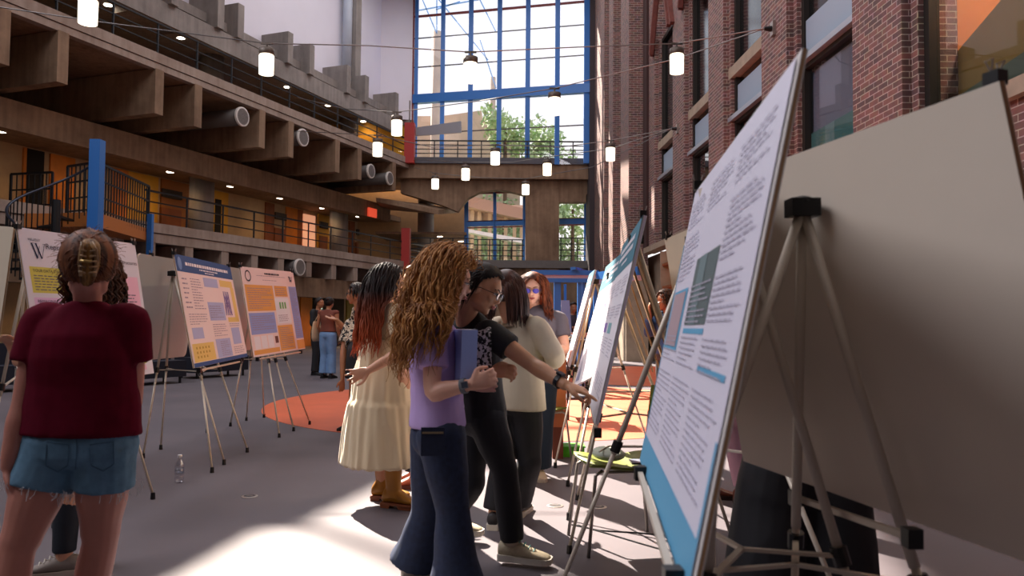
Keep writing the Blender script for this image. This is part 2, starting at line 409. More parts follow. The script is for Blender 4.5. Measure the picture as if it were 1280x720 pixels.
# upper walk panels
zfu = ZU - .2
for (a, c, m, lb) in ((48, 56, ORWALL, 'orange strip'), (70, 92, YEWALL, 'mustard panel'), (110, 125, BROWN, 'brown panel'), (145, 160, BROWN, 'brown bay'), (160, 190, ORWALL, 'orange bay'), (202, 214, BROWN, 'brown strip'),
         (214, 250, ORWALL, 'orange bay'), (278, 318, ORWALL, 'orange bay'), (392, 404, BROWN, 'brown strip'), (404, 424, ORWALL, 'orange bay'), (478, 492, ORWALL, 'orange bay')):
    panel(a, c, 60, IU, zfu, zuc, m, 'wall_panel', lb + ' on the upper walk wall')
panel(234, 247, 72, IU - .08, zfu + .9, zfu + 1.7, mat('lit_window', 'c8c8ff', .6, emit=.7), 'window_10', 'small bright window on the upper walk', .03, 'window')
panel(415, 426, 140, IU - .08, zfu + .3, zfu + 1.7, mat('lit_room2', 'ffd0b0', .6, emit=.5), 'window_11', 'lit opening at the far end of the upper walk', .03, 'window')
for x in (265, 438):
    t, _ = Lp(x, 80, 3.4); c = Lw(t, 3.4, 0)
    struct('column_round', MB().cyl((c.x, c.y, zfu), (c.x, c.y, zuc + .1), .42, n=28), CONC_G, 'round grey concrete column on the upper walk', 'column', True)
# concrete band above the upper walk, fins and white glazing above
zbt = Lp(300, 50, BI)[1]
struct('band_beam', Lbox(T0, T1 + .1, BI, BI + .3, zbs, zbt), CONC_G, 'grey concrete band above the upper balcony walk', 'beam')
zf0, zf1 = Lp(366, 81, BI - .15)[1], Lp(366, 42, BI - .15)[1]
for k, x1 in enumerate((222, 279, 304, 366, 393, 439, 461.5, 499, 517)):
    a = Lp(x1, 80, BI - .15)[0]; wd = .30
    big = 2.8 if x1 in (222, 279) else 0
    struct('parapet_fin', Lbox(a - wd, a, BI - .15, BI + (1.25 if k % 2 else 1.05) + big * .4, zf0, zf1 + big), CONC_G, 'upright grey concrete fin above the band beam', 'fin')
struct('gutter_beam', Lbox(T0, T1 - .1, BI + .75, BI + 1.0, zuc, zbt + .35), CONC_L, 'pale gutter beam behind the concrete fins', 'beam')
mb = MB(); WI = BI + 1.05
_e = P(518, 128.8, 36.6)
for (a, b_) in ((Lw(T0, WI, zuc + .02), Lw(T1 - .2, WI, zuc + .02)), (Lw(T1 - .2, WI, zuc + .02), V((_e.x, _e.y, zuc + .02)))):
    mb.quad_slab([a, b_, V((b_.x, b_.y, ROOF_Z - .1)), V((a.x, a.y, ROOF_Z - .1))], LI, .1)
struct('wall_upper_glazing', mb, WHITE, 'tall white translucent panel wall above the balconies', 'wall')
t, _ = Lp(434, 60, BI + .7); c = Lw(t, BI + .7, 0)
tag(MB().cyl((c.x, c.y, zf1 - .3), (c.x, c.y, ROOF_Z), .2, n=24).build('vertical_duct', mat('grey_duct', 'b4bcc8', .5), None, True), 'tall round pale duct rising in front of the white panels', 'duct')
t, _ = Lp(441, 60, BI + .5)
struct('duct_side_pier', Lbox(t, t + .42, BI + .35, BI + .65, zf1 - .6, ROOF_Z), CONC_G, 'grey upright pier beside the tall duct', 'pier')  # solid grey pier standing next to the duct

# ---- railings: one thing per balcony, with posts as children
def railing(name, label, t0, t1, inset, z0, zt, posts, mid=2):
    root = empty(name, Lw((t0 + t1) / 2, inset, z0), label, 'railing')
    for k in range(mid + 1):
        z = zt - (zt - z0) * k / (mid + .95)
        MB().bar(Lw(t0, inset, z), Lw(t1, inset, z), .05 if k == 0 else .035).build('rail', BLACK, root)
    for t in posts:
        MB().bar(Lw(t, inset, z0 - .12), Lw(t, inset, zt), .045).build('post', BLACK, root)
    return root
up_posts = [Lp(x, y)[0] for x, y in ((75, 15), (145, 45), (201, 60), (250, 80), (293, 100), (330, 115), (365, 130), (396, 145), (425, 155), (450, 165), (474, 175), (494, 185))]
lo_posts = [Lp(x, 290)[0] for x in (188, 237, 282, 321, 357, 389, 417, 444, 467, 491)]
railing('balcony_railing', 'black railing along the upper concrete balcony', up_posts[0] - 4, T1 - .1, .12, ZU, ZUR, up_posts)
railing('balcony_railing', 'black railing along the lower concrete balcony', lo_posts[0] - .1, T1 + 1.2, .12, ZL, ZLR, lo_posts)

# ---- downlights
EY = 35.2
dl_mat = mat('downlight_glow', 'fff0d8', .5, emit=14)
def downlight(px, py, inset, z, e, lab):
    t, _ = Lp(px, py, inset)
    d = ray(px, py); s = (z - CAM_H) / d.z; q = CO + d * s
    root = empty('downlight', (q.x, q.y, z), lab, 'ceiling light', 'round downlights in the concrete soffits')
    MB().lathe((q.x, q.y, z - .03), [(.13, 0), (.13, .02), (.16, .02), (.16, .03)], 20).build('trim_ring', ALU, root)
    MB().lathe((q.x, q.y, z - .04), [(.125, 0), (.125, .02)], 20).build('lamp_face', dl_mat, root)
    if e:
        l = bpy.data.lights.new('downlight_beam', 'SPOT'); l.energy = e; l.spot_size = math.radians(140); l.spot_blend = .6; l.color = (1.0, .62, .28); l.shadow_soft_size = .12
        lo = bpy.data.objects.new('downlight_beam', l); COL.objects.link(lo); lo.location = (q.x, q.y, z - .06)
        lo.parent = root; lo.matrix_parent_inverse = root.matrix_basis.inverted()
DL = 'round lit downlight in the lower walk soffit'
for px, py in ((2, 163), (122, 192), (213, 214), (288, 232), (350, 247), (403, 259.5), (448, 270), (487, 280)):
    downlight(px, py, 3.2, zb + .25, 50, DL)
for px, py in ((400, 375), (440, 372), (340, 378), (280, 380), (200, 384), (120, 388)):  # unseen lamps added to warm the ground level passage
    t, _ = Lp(px, py, 2.0); c = Lw(t, 2.0, zbb + .28)
    l = bpy.data.lights.new('downlight_beam', 'SPOT'); l.energy = 70; l.spot_size = math.radians(150); l.spot_blend = .6; l.color = (1.0, .62, .3); l.shadow_soft_size = .12
    root = empty('downlight', c, 'round downlight in the ground level passage soffit', 'ceiling light', 'round downlights in the passage soffit')
    MB().lathe((c.x, c.y, c.z - .03), [(.13, 0), (.13, .02), (.16, .02), (.16, .05)], 20).build('trim_ring', ALU, root)
    MB().lathe((c.x, c.y, c.z - .04), [(.125, 0), (.125, .02)], 20).build('lamp_face', dl_mat, root)
    lo = bpy.data.objects.new('downlight_beam', l); COL.objects.link(lo); lo.location = (c.x, c.y, c.z - .08); lo.parent = root; lo.matrix_parent_inverse = root.matrix_basis.inverted()
_zl = P(550, 295, EY + 1.6).z; struct('link_ceiling', MB().box((P(470, 295, EY + 1).x, EY + .8, _zl), (P(583, 295, EY + 1).x, EY + 4.2, _zl + .1)), CONC, 'soffit of the link corridor', 'ceiling')
for px, py, in ((550, 295), (576, 301)):
    d = ray(px, py); q = CO + d * ((_zl - CAM_H) / d.z)
    root = empty('downlight', q, 'round lit downlight in the link corridor ceiling', 'ceiling light', 'round downlights in the link corridor')
    MB().lathe((q.x, q.y, q.z - .03), [(.13, 0), (.13, .02), (.16, .02), (.16, .08)], 20).build('trim_ring', ALU, root)
    MB().lathe((q.x, q.y, q.z - .04), [(.125, 0), (.125, .02)], 20).build('lamp_face', dl_mat, root)
    l = bpy.data.lights.new('downlight_beam', 'SPOT'); l.energy = 90; l.spot_size = math.radians(150); l.spot_blend = .6; l.color = (1.0, .72, .45); l.shadow_soft_size = .12
    lo = bpy.data.objects.new('downlight_beam', l); COL.objects.link(lo); lo.location = (q.x, q.y, q.z - .08); lo.parent = root; lo.matrix_parent_inverse = root.matrix_basis.inverted()
for px, py in ((135, 5), (226, 46.5), (359, 108), (410, 131), (454, 151)):
    downlight(px, py, 4, zuc, 60, 'round lit downlight in the upper walk ceiling')

# ---- round air ducts poking out between the cross beams
dgrill = mat('duct_grille', '8e8a88', .5, .3, var=.4, scale=60, stretch=(.3, .3, 3))
def duct(px, py, rpx, lab, z=None, inset=.05):
    t, zz = Lp(px, py, inset); c = Lw(t, inset, zz); dep = c.y
    R = rpx * dep / F
    root = empty('air_duct', c, lab, 'air duct', 'round air ducts between the concrete beams')
    fr = -LI
    MB().cyl(c - fr * 3, c, R * .92, n=28).build('duct_pipe', mat('dark_duct', '55504e', .6, .2), root, True)
    mb = MB()
    n = 32; a = LD; u = UP
    rs = []
    for (rr, off) in ((R * .93, -.02), (R * 1.06, -.02), (R * 1.06, .05), (R * .9, .06), (R * .9, -.0)):
        rs.append([c + fr * off + (a * math.cos(2 * math.pi * i / n) + u * math.sin(2 * math.pi * i / n)) * rr for i in range(n)])
    mb.rings(rs); mb.build('duct_rim', mat('rim_white', 'd8d2cc', .5), root)
    mb = MB().cyl(c + fr * .02, c + fr * .04, R * .9, n=28)
    for k in range(-5, 6):
        h = R * .88 * math.sqrt(1 - (k / 6) ** 2)
        p = c + fr * .05 + u * (k / 6 * R * .88)
        mb.bar(p - a * h, p + a * h, .012, .02)
    mb.build('grille', dgrill, root)
duct(302, 146, 11.5, 'dark round air duct with white rim between the nearer beams')
duct(378, 172, 10.5, 'white rimmed round duct mouth, third bay from the end')
duct(463, 214, 8.5, 'round duct mouth just before the long dark duct')
duct(486.5, 223, 8, 'long dark duct with white rim near the bridge')
duct(374, 334, 10, 'round duct mouth under the lower balcony', inset=-.1)

# ---- red piers at balcony ends
for (px0, px1, y0, y1, lb) in ((505, 518, 153, 195, 'short red pier at the end of the upper balcony'), (501, 512, 285, 328, 'red pier at the end of the lower balcony')):
    Y = 34.6
    p = P(px0, y1, Y); q = P(px1, y0, Y)
    tag(MB().box((p.x, Y, p.z - .3), (q.x, Y + .5, q.z)).build('red_pier', RED), lb, 'pier')
# exit sign
t, z = Lp(463, 266, 2.0)
root = empty('exit_sign', Lw(t, 1.9, z), 'small red glowing exit sign under the long beam', 'sign')
Lbox(t - .35, t + .35, 1.86, 1.94, z - .2, z + .2).build('sign_box', mat('exit_red', 'ff5a3c', .5, emit=.6), root)

# ================================================================== END OF THE ATRIUM
EY = 35.2
zk = P(630, 197, EY - .3).z          # bridge kerb top
def Ex(px, py=300, Y=EY): return P(px, py, Y).x
# bridge
xl, xr = Ex(516), Rx(EY) + .2
mb = MB().box((xl - 6, EY - .3, zk - .28), (xr, EY + .1, zk)); 
struct('bridge_kerb', mb, mat('dark_kerb', '55555c', .8, var=.1), 'dark grey kerb of the end bridge', 'bridge')
struct('bridge_slab', MB().box((xl - 6, EY - .2, zk - .95), (xr, EY + 3.2, zk - .28)), CONC, 'concrete deck and edge of the end bridge', 'bridge')
root = empty('bridge_railing', (0, EY - .15, zk), 'thin dark railing along the end bridge', 'railing')
zr = P(630, 177.5, EY).z
for k in range(4):
    z = zr - (zr - zk) * k / 4
    MB().bar((xl, EY - .15, z), (xr, EY - .15, z), .04 if k else .06).build('rail', BLACK, root)
for px in (517, 543.5, 572.5, 602, 630, 659, 687.5, 716, 742):
    x = Ex(px, 180); MB().bar((x, EY - .15, zk - .1), (x, EY - .15, zr), .05).build('post', BLACK, root)
# wall under the bridge with arched opening : built from pieces (depth .6)
def EP(px, py, Y=EY): 
    p = P(px, py, Y); return (p.x, p.z)
def eprism(pts, Y0, Y1, mb=None):
    mb = mb or MB(); n = len(pts)
    return mb.add([(x, Y0, z) for x, z in pts] + [(x, Y1, z) for x, z in pts],
           [tuple(range(n)), tuple(range(2 * n - 1, n - 1, -1))] + [(i, (i + 1) % n, n + (i + 1) % n, n + i) for i in range(n)])
arch = [EP(*p) for p in ((470, 216), (745, 222), (745, 246), (735, 246), (735, 240), (700, 240), (700, 330), (745, 330), (745, 420), (470, 420), (470, 326), (655, 326), (655, 243), (640, 238), (620, 236), (600, 239), (585, 248), (574, 262), (572, 266), (555, 258), (517, 247), (470, 247))]
# lower arch wall
mb = eprism([EP(*p) for p in ((500, 214), (760, 218), (760, 242), (733, 242), (733, 252), (699, 252), (699, 236), (655, 243), (636, 238), (620, 236.5), (600, 239), (585, 247), (574, 261), (572, 264), (553, 256), (500, 240))], EY + .15, EY + .7)
struct('wall_end_upper', mb, CONC, 'concrete spandrel with a shallow arch under the bridge', 'wall')
struct('end_pier', eprism([EP(*p) for p in ((657, 238), (699, 234), (699, 440), (657, 440))], EY + .1, EY + .9), CONC, 'broad board-marked concrete pier under the bridge', 'pier')
zlk = P(620, 325, EY).z
struct('end_slab', MB().box((xl - 6, EY, zlk - .35), (xr, EY + 4, zlk)), mat('grey_slab', '6a6664', .8, var=.08), 'grey slab edge below the lower end windows', 'balcony')
struct('wall_end_lower', MB().box((Ex(500, 350), EY + .3, zbb - .1), (xr, EY + .6, zlk - .35)), CONC, 'brown concrete band below the end slab', 'wall')
struct('wall_end_base', MB().box((Ex(560, 350), EY + .35, 0), (Ex(668, 350), EY + .6, zbb)), CONC, 'dim concrete wall at the foot of the end wall', 'wall')
struct('wall_end_base_2', MB().box((Ex(735, 350), EY + .35, 0), (xr, EY + .6, zbb)), CONC, 'narrow dim concrete wall beside the brick wall', 'wall')
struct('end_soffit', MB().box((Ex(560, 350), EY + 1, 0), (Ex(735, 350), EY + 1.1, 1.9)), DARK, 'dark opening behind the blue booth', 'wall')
struct('side_soffit', MB().hexa([V((EP(x, y, Y)[0], Y, EP(x, y, Y)[1])) for x, y, Y in ((470, 252, 34.2), (548, 268, 34.2), (572, 266, 38), (480, 262, 38), (470, 247, 34.2), (548, 262, 34.2), (572, 261, 38), (480, 258, 38))]), CONC, 'sloping concrete soffit beside the bridge arch', 'ceiling')
# side part between balcony end and windows: beige wall, level floor
struct('wall_link', MB().box((xl - 5, EY + 4.2, 0), (Ex(582, 300, EY + 4), EY + 4.4, zk - .3)), BEIGE, 'beige wall of the link corridor beside the blue windows', 'wall')
c = P(532, 300, EY + 2.5)
struct('column_round', MB().cyl((c.x, c.y, zlk), (c.x, c.y, zk - .9), .4, n=24), CONC_G, 'round column in the link corridor', 'column', True)
# railings lower end
def xrail(name, lab, px0, px1, Y, z0, z1, pxs, nr=4):
    root = empty(name, (Ex((px0 + px1) / 2, 310, Y), Y, z0), lab, 'railing')
    for k in range(nr):
        z = z1 - (z1 - z0) * k / nr
        MB().bar((Ex(px0, 310, Y), Y, z), (Ex(px1, 310, Y), Y, z), .045).build('rail', BLACK, root)
    for px in pxs: MB().bar((Ex(px, 310, Y), Y, z0 - .05), (Ex(px, 310, Y), Y, z1), .05).build('post', BLACK, root)
zlr = P(620, 300, EY).z
xrail('link_railing', 'black railing between the red pier and the blue windows', 505, 592, EY - .1, zlk, zlr + .05, (509, 538, 566, 583))
xrail('window_railing', 'black railing in front of the arched blue window', 592, 655, EY + .8, zlk, zlr + .1, (597, 612, 625, 640, 653))
xrail('window_railing', 'black railing in front of the narrow blue window by the brick wall', 699, 738, EY + .8, zlk, zlr + .2, (701, 714, 722, 737))

# blue curtain wall: members follow the end plane, 1.6 m behind the bridge front
cA = P(518, 128.8, 36.6); cB = P(738, 106, 34.6)
CD = (V((cB.x, cB.y, 0)) - V((cA.x, cA.y, 0))).normalized(); CN = V((CD.y, -CD.x, 0))
CB = V((cA.x, cA.y, 0))
def Cw(px, py, off=0):
    d = ray(px, py); s = ((CB + CN * off) - CO).dot(CN) / d.dot(CN); return CO + d * s
def Cs(px): return (Cw(px, 120) - CB).dot(CD)
def Cv(s, z, off=0):
    v = CB + CD * s + CN * off; return V((v.x, v.y, z))
_w = MB().quad_slab([V((CB.x, CB.y, zk - .3)), V((CB.x, CB.y, zk - .3)) - CD * 8, V((CB.x, CB.y, zuc)) - CD * 8, V((CB.x, CB.y, zuc))], -CN if CN.y < 0 else CN, .15)
struct('wall_end_return', _w, YEWALL, 'ochre wall closing the end of the upper walk', 'wall')
frame = empty('curtain_wall_frame', Cv(4, zk), 'tall blue steel frame of the big end window', 'window frame', kind='structure')
zcb = Cw(620, 118).z
mbar = lambda p, q, w_, h_, m_=BLUE, nm='frame_bar': MB().bar(p, q, w_, h_).build(nm, m_, frame)
smax = Cs(738)
for px, wd in ((520, .16), (553, .2), (588, .22), (624, .22), (659.5, .22), (696.5, .22), (735.5, .42)):
    s = Cs(px); mbar(Cv(s, zk - .3), Cv(s, ROOF_Z), .16, wd if wd < .3 else wd, nm='mullion')
    
mbar(Cv(Cs(517), zcb), Cv(smax, zcb), .3, .42, nm='transom')
REDL = mat('red_line', '7a2a2e', .5)
for z in (Cw(620, 12).z,): mbar(Cv(Cs(516), z), Cv(smax, z), .08, .1, REDL, 'glazing_bar')
DK = mat('dark_line', '4a4248', .5)
for y in (40, 77, 162): mbar(Cv(Cs(516), Cw(620, y).z), Cv(smax, Cw(620, y).z), .05, .05, DK, 'glazing_bar')
mbar(Cv(Cs(516), zk), Cv(Cs(516), ROOF_Z), .1, .08, REDL, 'edge_bar')
g = MB().quad_slab([Cv(Cs(500), zk - .3, .02), Cv(smax, zk - .3, .02), Cv(smax, ROOF_Z, .02), Cv(Cs(500), ROOF_Z, .02)], CN, .01).build('glass_sheet', glass('window_glass', (1, 1, 1), .04), frame)
# upper end: space between brick wall and frame closed by a dark pier
struct('end_corner_pier', MB().box((Cv(smax, 0).x - .05, 34.3, 0), (Rx(35) + .6, 36, ROOF_Z)), mat('dark_corner', '3a3236', .8), 'dark narrow pier between the end window and the brick wall', 'pier')
# inclined stair panel seen through the glass at the bridge
p0 = [Cw(527, 166, .0), Cw(584, 158), Cw(584, 172), Cw(527, 176)]
mb = MB().quad_slab([v - CN * .9 if CN.y > 0 else v + CN * .9 for v in p0], CN, .1)
o = tag(mb.build('end_panel', mat('grey_panel', '8f8f96', .7)), 'grey sloping panel beyond the big end window by the red pier', 'panel')
# lower blue windows
wf = empty('lower_window_frame', P(620, 280, EY + 1.2), 'blue steel frame of the arched lower end window', 'window frame', kind='structure')
YW = EY + 1.2
def wb(p, q, w_, m_=BLUE, par=wf, nm='frame_bar'): MB().bar(P(*p, YW), P(*q, YW), .12, w_).build(nm, m_, par)
wb((583, 240), (583, 330), .2); wb((618.5, 235), (618.5, 330), .16); wb((655.5, 236), (655.5, 330), .16); wb((581, 280), (657, 278), .26)
wb((584, 277), (656, 275), .05, REDL); wb((584, 285), (656, 283), .05, REDL); wb((584, 242), (656, 240), .08, REDL)
MB().box((Ex(583, 300, YW), YW + .05, zlk), (Ex(656, 300, YW), YW + .06, P(600, 230, YW).z)).build('glass_sheet', MC['window_glass'], wf)
wf2 = empty('lower_window_frame', P(718, 280, EY + 1.2), 'blue steel frame of the narrow lower end window', 'window frame', kind='structure')
wb((734.5, 240), (734.5, 330), .35, par=wf2); wb((699, 277), (736, 276.5), .26, par=wf2); wb((699, 273.5), (730, 273), .05, REDL, wf2); wb((699, 281.5), (730, 281), .05, REDL, wf2)
MB().box((Ex(699, 300, YW), YW + .05, zlk), (Ex(734, 300, YW), YW + .06, P(718, 240, YW).z)).build('glass_sheet', MC['window_glass'], wf2)

# ================================================================== OUTSIDE beyond the end window
root = empty('outside_truss', P(560, 20, 44), 'pale blue steel truss bars of the roof outside the big window', 'truss')
LBL = mat('pale_blue_steel', '6f9fd8', .5)
for a_, b_ in (((546, -30), (546, 42)), ((500, -60), (610, 75)), ((524, -10), (546, 42)), ((518, 14), (640, -8)), ((590, -20), (620, 40)), ((575, 2), (545, 12)), ((600, 50), (620, 110))):
    MB().bar(P(*a_, 44), P(*b_, 44), .06).build('truss_bar', LBL, root)
struct('ground_outside', MB().box((-60, 45, -.5), (60, 140, 0)), mat('outside_ground', '6d7a50', .9, var=.2), 'ground outside beyond the end windows', 'ground')
OC = mat('outside_concrete', 'b8a294', .8, var=.1, scale=1)
for (px, w_, yt, yb, Y, lb) in ((546, 12.5, 40, 144, 60, 'tall round concrete chimney outside, nearer the balconies'), (615.5, 8.5, 97, 160, 75, 'shorter round concrete chimney outside beside the trees')):
    p = P(px, yt, Y); r_ = w_ * Y / F / 2
    tag(MB().cyl((p.x, Y, 0), p, r_, n=32).build('chimney', OC, None, True), lb, 'chimney')
mb = eprism([EP(x, y, 62) for x, y in ((500, 145), (552, 145), (602, 138), (602, 148), (616, 148), (616, 164), (650, 172), (650, 330), (500, 330))], 62, 70)
tag(mb.build('outside_building', OC), 'tan concrete building outside with a stepped roofline', 'building')
# lower: slanted white canopy and arcade outside
mb = eprism([EP(x, y, 50) for x, y in ((584, 244), (662, 262), (662, 276), (584, 258))], 50, 52)
_canopy = mb
mb = eprism([EP(x, y, 49) for x, y in ((584, 286), (662, 300), (662, 306), (584, 290))], 49, 50)
_hand = mb
mb = MB()
for px in (590, 599, 612, 632, 643, 652):
    p = P(px, 300, 51); mb.box((p.x - .12, 51, 2), (p.x + .12, 51.3, P(px, 260, 51).z))
root = empty('outside_gallery', V((P(620, 300, 51).x, 51, 0)), 'tan gallery outside with posts, sloping roof and white handrail, seen through the arched window', 'gallery')
_canopy.build('sloping_roof', mat('canopy_tan', 'b08c78', .8), root); _hand.build('handrail', mat('white_rail', 'eeeeee', .6), root)
for px in (590, 599, 612, 632, 643, 652):
    p = P(px, 300, 51); MB().box((p.x - .12, 51, 0), (p.x + .12, 51.3, P(px, 262, 51).z)).build('post', mat('tan_post', 'c8b090', .8), root)
MB().box((P(584, 300, 51.6).x, 51.6, P(600, 278, 51.6).z), (P(662, 300, 51.6).x, 52, P(600, 256, 51.6).z)).build('gallery_wall', OC, root)
LEAF = mat('leaf_green', '7c9a66', .7, color2='b4c49c', scale=1.2)
TRK = mat('bark', '5a4636', .9)
def tree(px, py, Y, R, lab, n=900, ls=.22):
    c = P(px, py, Y); root = empty('tree', (c.x, c.y, 0), lab, 'tree', 'trees outside the end windows')
    MB().cyl((c.x, c.y, 0), (c.x, c.y, c.z), .25, .1, 8).build('trunk', TRK, root)
    rr = random.Random(px * 7 + 1); mb = MB()
    blobs = [(V((rr.uniform(-.6, .6) * R, rr.uniform(-.6, .6) * R, rr.uniform(-.7, .6) * R)), R * rr.uniform(.35, .6)) for _ in range(9)]
    for _ in range(n):
        o_, br = rr.choice(blobs); d = V((rr.gauss(0, 1), rr.gauss(0, 1), rr.gauss(0, 1))).normalized()
        p = c + o_ + d * br * rr.uniform(.6, 1.05)
        a = V((rr.gauss(0, 1), rr.gauss(0, 1), rr.gauss(0, 1))).normalized(); b2 = a.cross(d + V((.01, 0, 0))).normalized(); s = ls * rr.uniform(.6, 1.3)
        mb.add([p - a * s, p + b2 * s * .5, p + a * s, p - b2 * s * .5], [(0, 1, 2, 3)])
    mb.build('foliage', LEAF, root, recalc=False)
tree(632, 165, 58, 2.2, 'leafy tree outside just beside the shorter chimney')
tree(668, 182, 58, 2.3, 'bushy tree outside behind the bridge railing')
tree(690, 190, 60, 1.8, 'low tree outside at the brick wall end of the bridge')
tree(600, 300, 60, 3.5, 'green tree seen low through the arched window')
tree(640, 300, 61, 3.5, 'green tree seen under the gallery outside')
tree(716, 262, 58, 2.6, 'tree outside the narrow window, upper one')
tree(716, 305, 60, 3.0, 'tree outside the narrow window, behind its railing')
tree(720, 362, 60, 2.4, 'green tree glimpsed through the blue booth')

# ================================================================== BRICK WALL with buttresses and windows
# window bays in Y (near edge, far edge)
def RY(px): return Rp(px, 300)[0]
bays = [(5.2, RY(1130)), (RY(1068), RY(985)), (RY(953), RY(905)), (RY(886), RY(855)), (RY(841), RY(818))]
ZS, ZT = 3.40, 9.3
TH = .26
def rwall(y0, y1, z0, z1, o0=0, o1=TH + .3, mb=None):
    mb = mb or MB(); a = [Rw(y0, o0, z0), Rw(y0, o1, z0), Rw(y1, o1, z0), Rw(y1, o0, z0)]
    return mb.hexa(a + [V((p.x, p.y, z1)) for p in a])
wallr = MB(); ys = [-6.0]
for a, c in bays: ys += [a, c]
ys.append(36)
for i in range(0, len(ys), 2): rwall(ys[i], ys[i + 1], ZS, ROOF_Z, mb=wallr)
for a, c in bays: rwall(a, c, ZT + (1.3 if c > 19 else 0), ROOF_Z, mb=wallr)
rwall(-6, 7.5, .0, ZS, mb=wallr)
struct('wall_brick', wallr, BRICK, 'old red brick wall with tall window bays', 'wall')
# stepped brick jambs at far side of each bay
mb = MB()
for i, (a, c) in enumerate(bays):
    rwall(c - .14, c, ZS, ZT, .11, TH + .3, mb); rwall(a, a + .06, ZS, ZT, .11, TH + .3, mb)
struct('wall_brick_jambs', mb, BRICK, 'stepped brick reveals of the window bays', 'wall')
struct('trim_sill', rwall(5.0, 23, ZS - .16, ZS, -.08, TH), STONE, 'sandstone sill course under the brick window bays', 'sill')
# lower wall below the sills
struct('wall_brick_base', rwall(7.5, 18, 0, ZS - .3), BRICK, 'brick wall below the window bays', 'wall')
struct('trim_base_band', rwall(7.5, 18, ZS - .3, ZS - .16, .0), STONE, 'sandstone band under the sill', 'trim')
ZM = 5.28; ZTR = 6.1
WG = glass('dark_window', (.10, .11, .12), .5, .03)
WGM = glass('frosted_window', (.14, .16, .19), .42, .12)
FRM = mat('bronze_frame', '2a2622', .5, .4)
SILV = mat('silver_bar', 'b4bcc6', .35, .6)
TEAL = mat('teal_sheet', '5f948a', .6)
GREYP = mat('grey_blind', '8a8f9c', .7)
ORP = mat('orange_interior', 'c77a34', .6); YEP = mat('yellow_interior', 'a58a4a', .6)
names = ['widest window bay at the nearer end of the brick wall', 'second window bay of the brick wall, over the tilted white poster', 'third window bay of the brick wall', 'fourth window bay of the brick wall', 'fifth, farthest window bay of the brick wall']
for i, (a, c) in enumerate(bays):
    root = empty('window_%d' % (i + 1), Rw((a + c) / 2, TH, ZS), names[i], 'window', kind='structure')
    far = c - .14; near = a + .06
    fr = MB()
    for yy in (near, far - .1): rwall(yy, yy + .1, ZS, ZT, TH - .08, TH + .04, fr)
    rwall(near, far, ZS, ZS + .1, TH - .08, TH + .04, fr); rwall(near, far, ZT - .1, ZT, TH - .08, TH + .04, fr)
    if i > 0: rwall(near, far, ZM - .12, ZM - .03, TH - .08, TH + .02, fr)
    fr.build('window_frame', FRM, root)
    if i == 0:
        rwall(near, far, ZS, ZT, TH, TH + .01).build('glass_sheet', glass('amber_window', (.8, .8, .8), .08, .02), root)
    else:
        rwall(near, far, ZS, ZM - .08, TH, TH + .01).build('glass_sheet', WG if i > 1 else glass('clear_blind_window', (.85, .87, .9), .14, .02), root)
        rwall(near, far, ZM + .02, ZT, TH, TH + .01).build('upper_glass', WGM, root)
        rwall(a, c, ZM - .05, ZM + .04, .08, TH, None).build('ledge_bar', SILV, root)
        rwall(near, far - .1, ZM + .05, ZM + .65, TH - .05, TH - .04).build('lower_upper_panel', mat('pale_blue_panel', '93a3b4', .5), root)
    if i in (2, 3, 4):
        rwall(a, c, ZTR, ZTR + .22, .1, TH, None).build('stone_transom', STONE, root)
    if i == 0:   # fill lamp added to brighten the amber room
        lc = Rw((a + c) / 2, TH + 1.0, 7.5); MB().lathe(lc, [(.15, 0), (.2, .05), (.2, .12), (.05, .14)], 20).build('room_fill_lamp', mat('room_fill_glow', 'ffd8a0', .5, emit=4), root)
        l = bpy.data.lights.new('room_fill_light', 'POINT'); l.energy = 700; l.color = (1, .82, .6); l.shadow_soft_size = .2
        lo = bpy.data.objects.new('room_fill_light', l); COL.objects.link(lo); lo.location = lc - UP * .25
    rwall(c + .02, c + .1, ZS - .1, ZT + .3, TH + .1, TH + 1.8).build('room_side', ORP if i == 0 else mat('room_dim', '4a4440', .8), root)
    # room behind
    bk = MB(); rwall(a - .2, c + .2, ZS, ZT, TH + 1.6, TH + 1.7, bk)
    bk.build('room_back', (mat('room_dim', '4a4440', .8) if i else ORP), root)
    if i == 1:
        rwall(near, far, ZS, ZM - .15, TH + .06, TH + .1).build('grey_blind', GREYP, root)
        rwall(near, far, ZS, ZS + .75, TH + .02, TH + .05).build('teal_sheet', TEAL, root)  # teal reflection in the pane, put in as coloured sheets
        rwall(far - .9, far - .6, ZS, ZS + .75, TH + .015, TH + .02).build('teal_streak', mat('pale_teal', '8ab0a8', .6), root)
    if i == 0:
        mb = MB(); p = [Rw(near, TH + .3, ZS), Rw(far, TH + .3, ZS), Rw(far, TH + .3, 4.3), Rw(near, TH + .3, 5.5)]
        mb.quad_slab(p, V((1, 0, 0)), .05); mb.build('yellow_panel', YEP, root)
        mb = MB(); p = [Rw(near, TH + .25, ZS), Rw(far, TH + .25, ZS), Rw(far, TH + .25, ZS + .35), Rw(near, TH + .25, ZS + .75)]
        mb.quad_slab(p, V((1, 0, 0)), .03); mb.build('teal_sheet', mat('teal_dim', '6e7f70', .6), root)
# pointed arch mouldings over the two farthest bays
for (a, c) in bays[3:]:
    mb = MB(); mid = (a + c) / 2; hw = (c - a) / 2
    for off, wd in ((0.0, .1), (-.05, .08)):
        pts = []
        for k in range(13):
            s = -1 + 2 * k / 12
            z = 8.9 + 1.9 * (1 - abs(s) ** 1.6)
            pts.append(Rw(mid + s * (hw + .15 - (off and .15)), -.05 + off, z))
        for k in range(12): mb.bar(pts[k], pts[k + 1], .12, .12)
    o = tag(mb.build('arch_moulding', mat('arch_brick', '6e3a32', .8, var=.2, scale=8)), None, None)
    tag(o, 'pointed brick arch moulding over the %s window bay' % ('fourth' if a < 18 else 'farthest'), 'moulding', kind='structure')
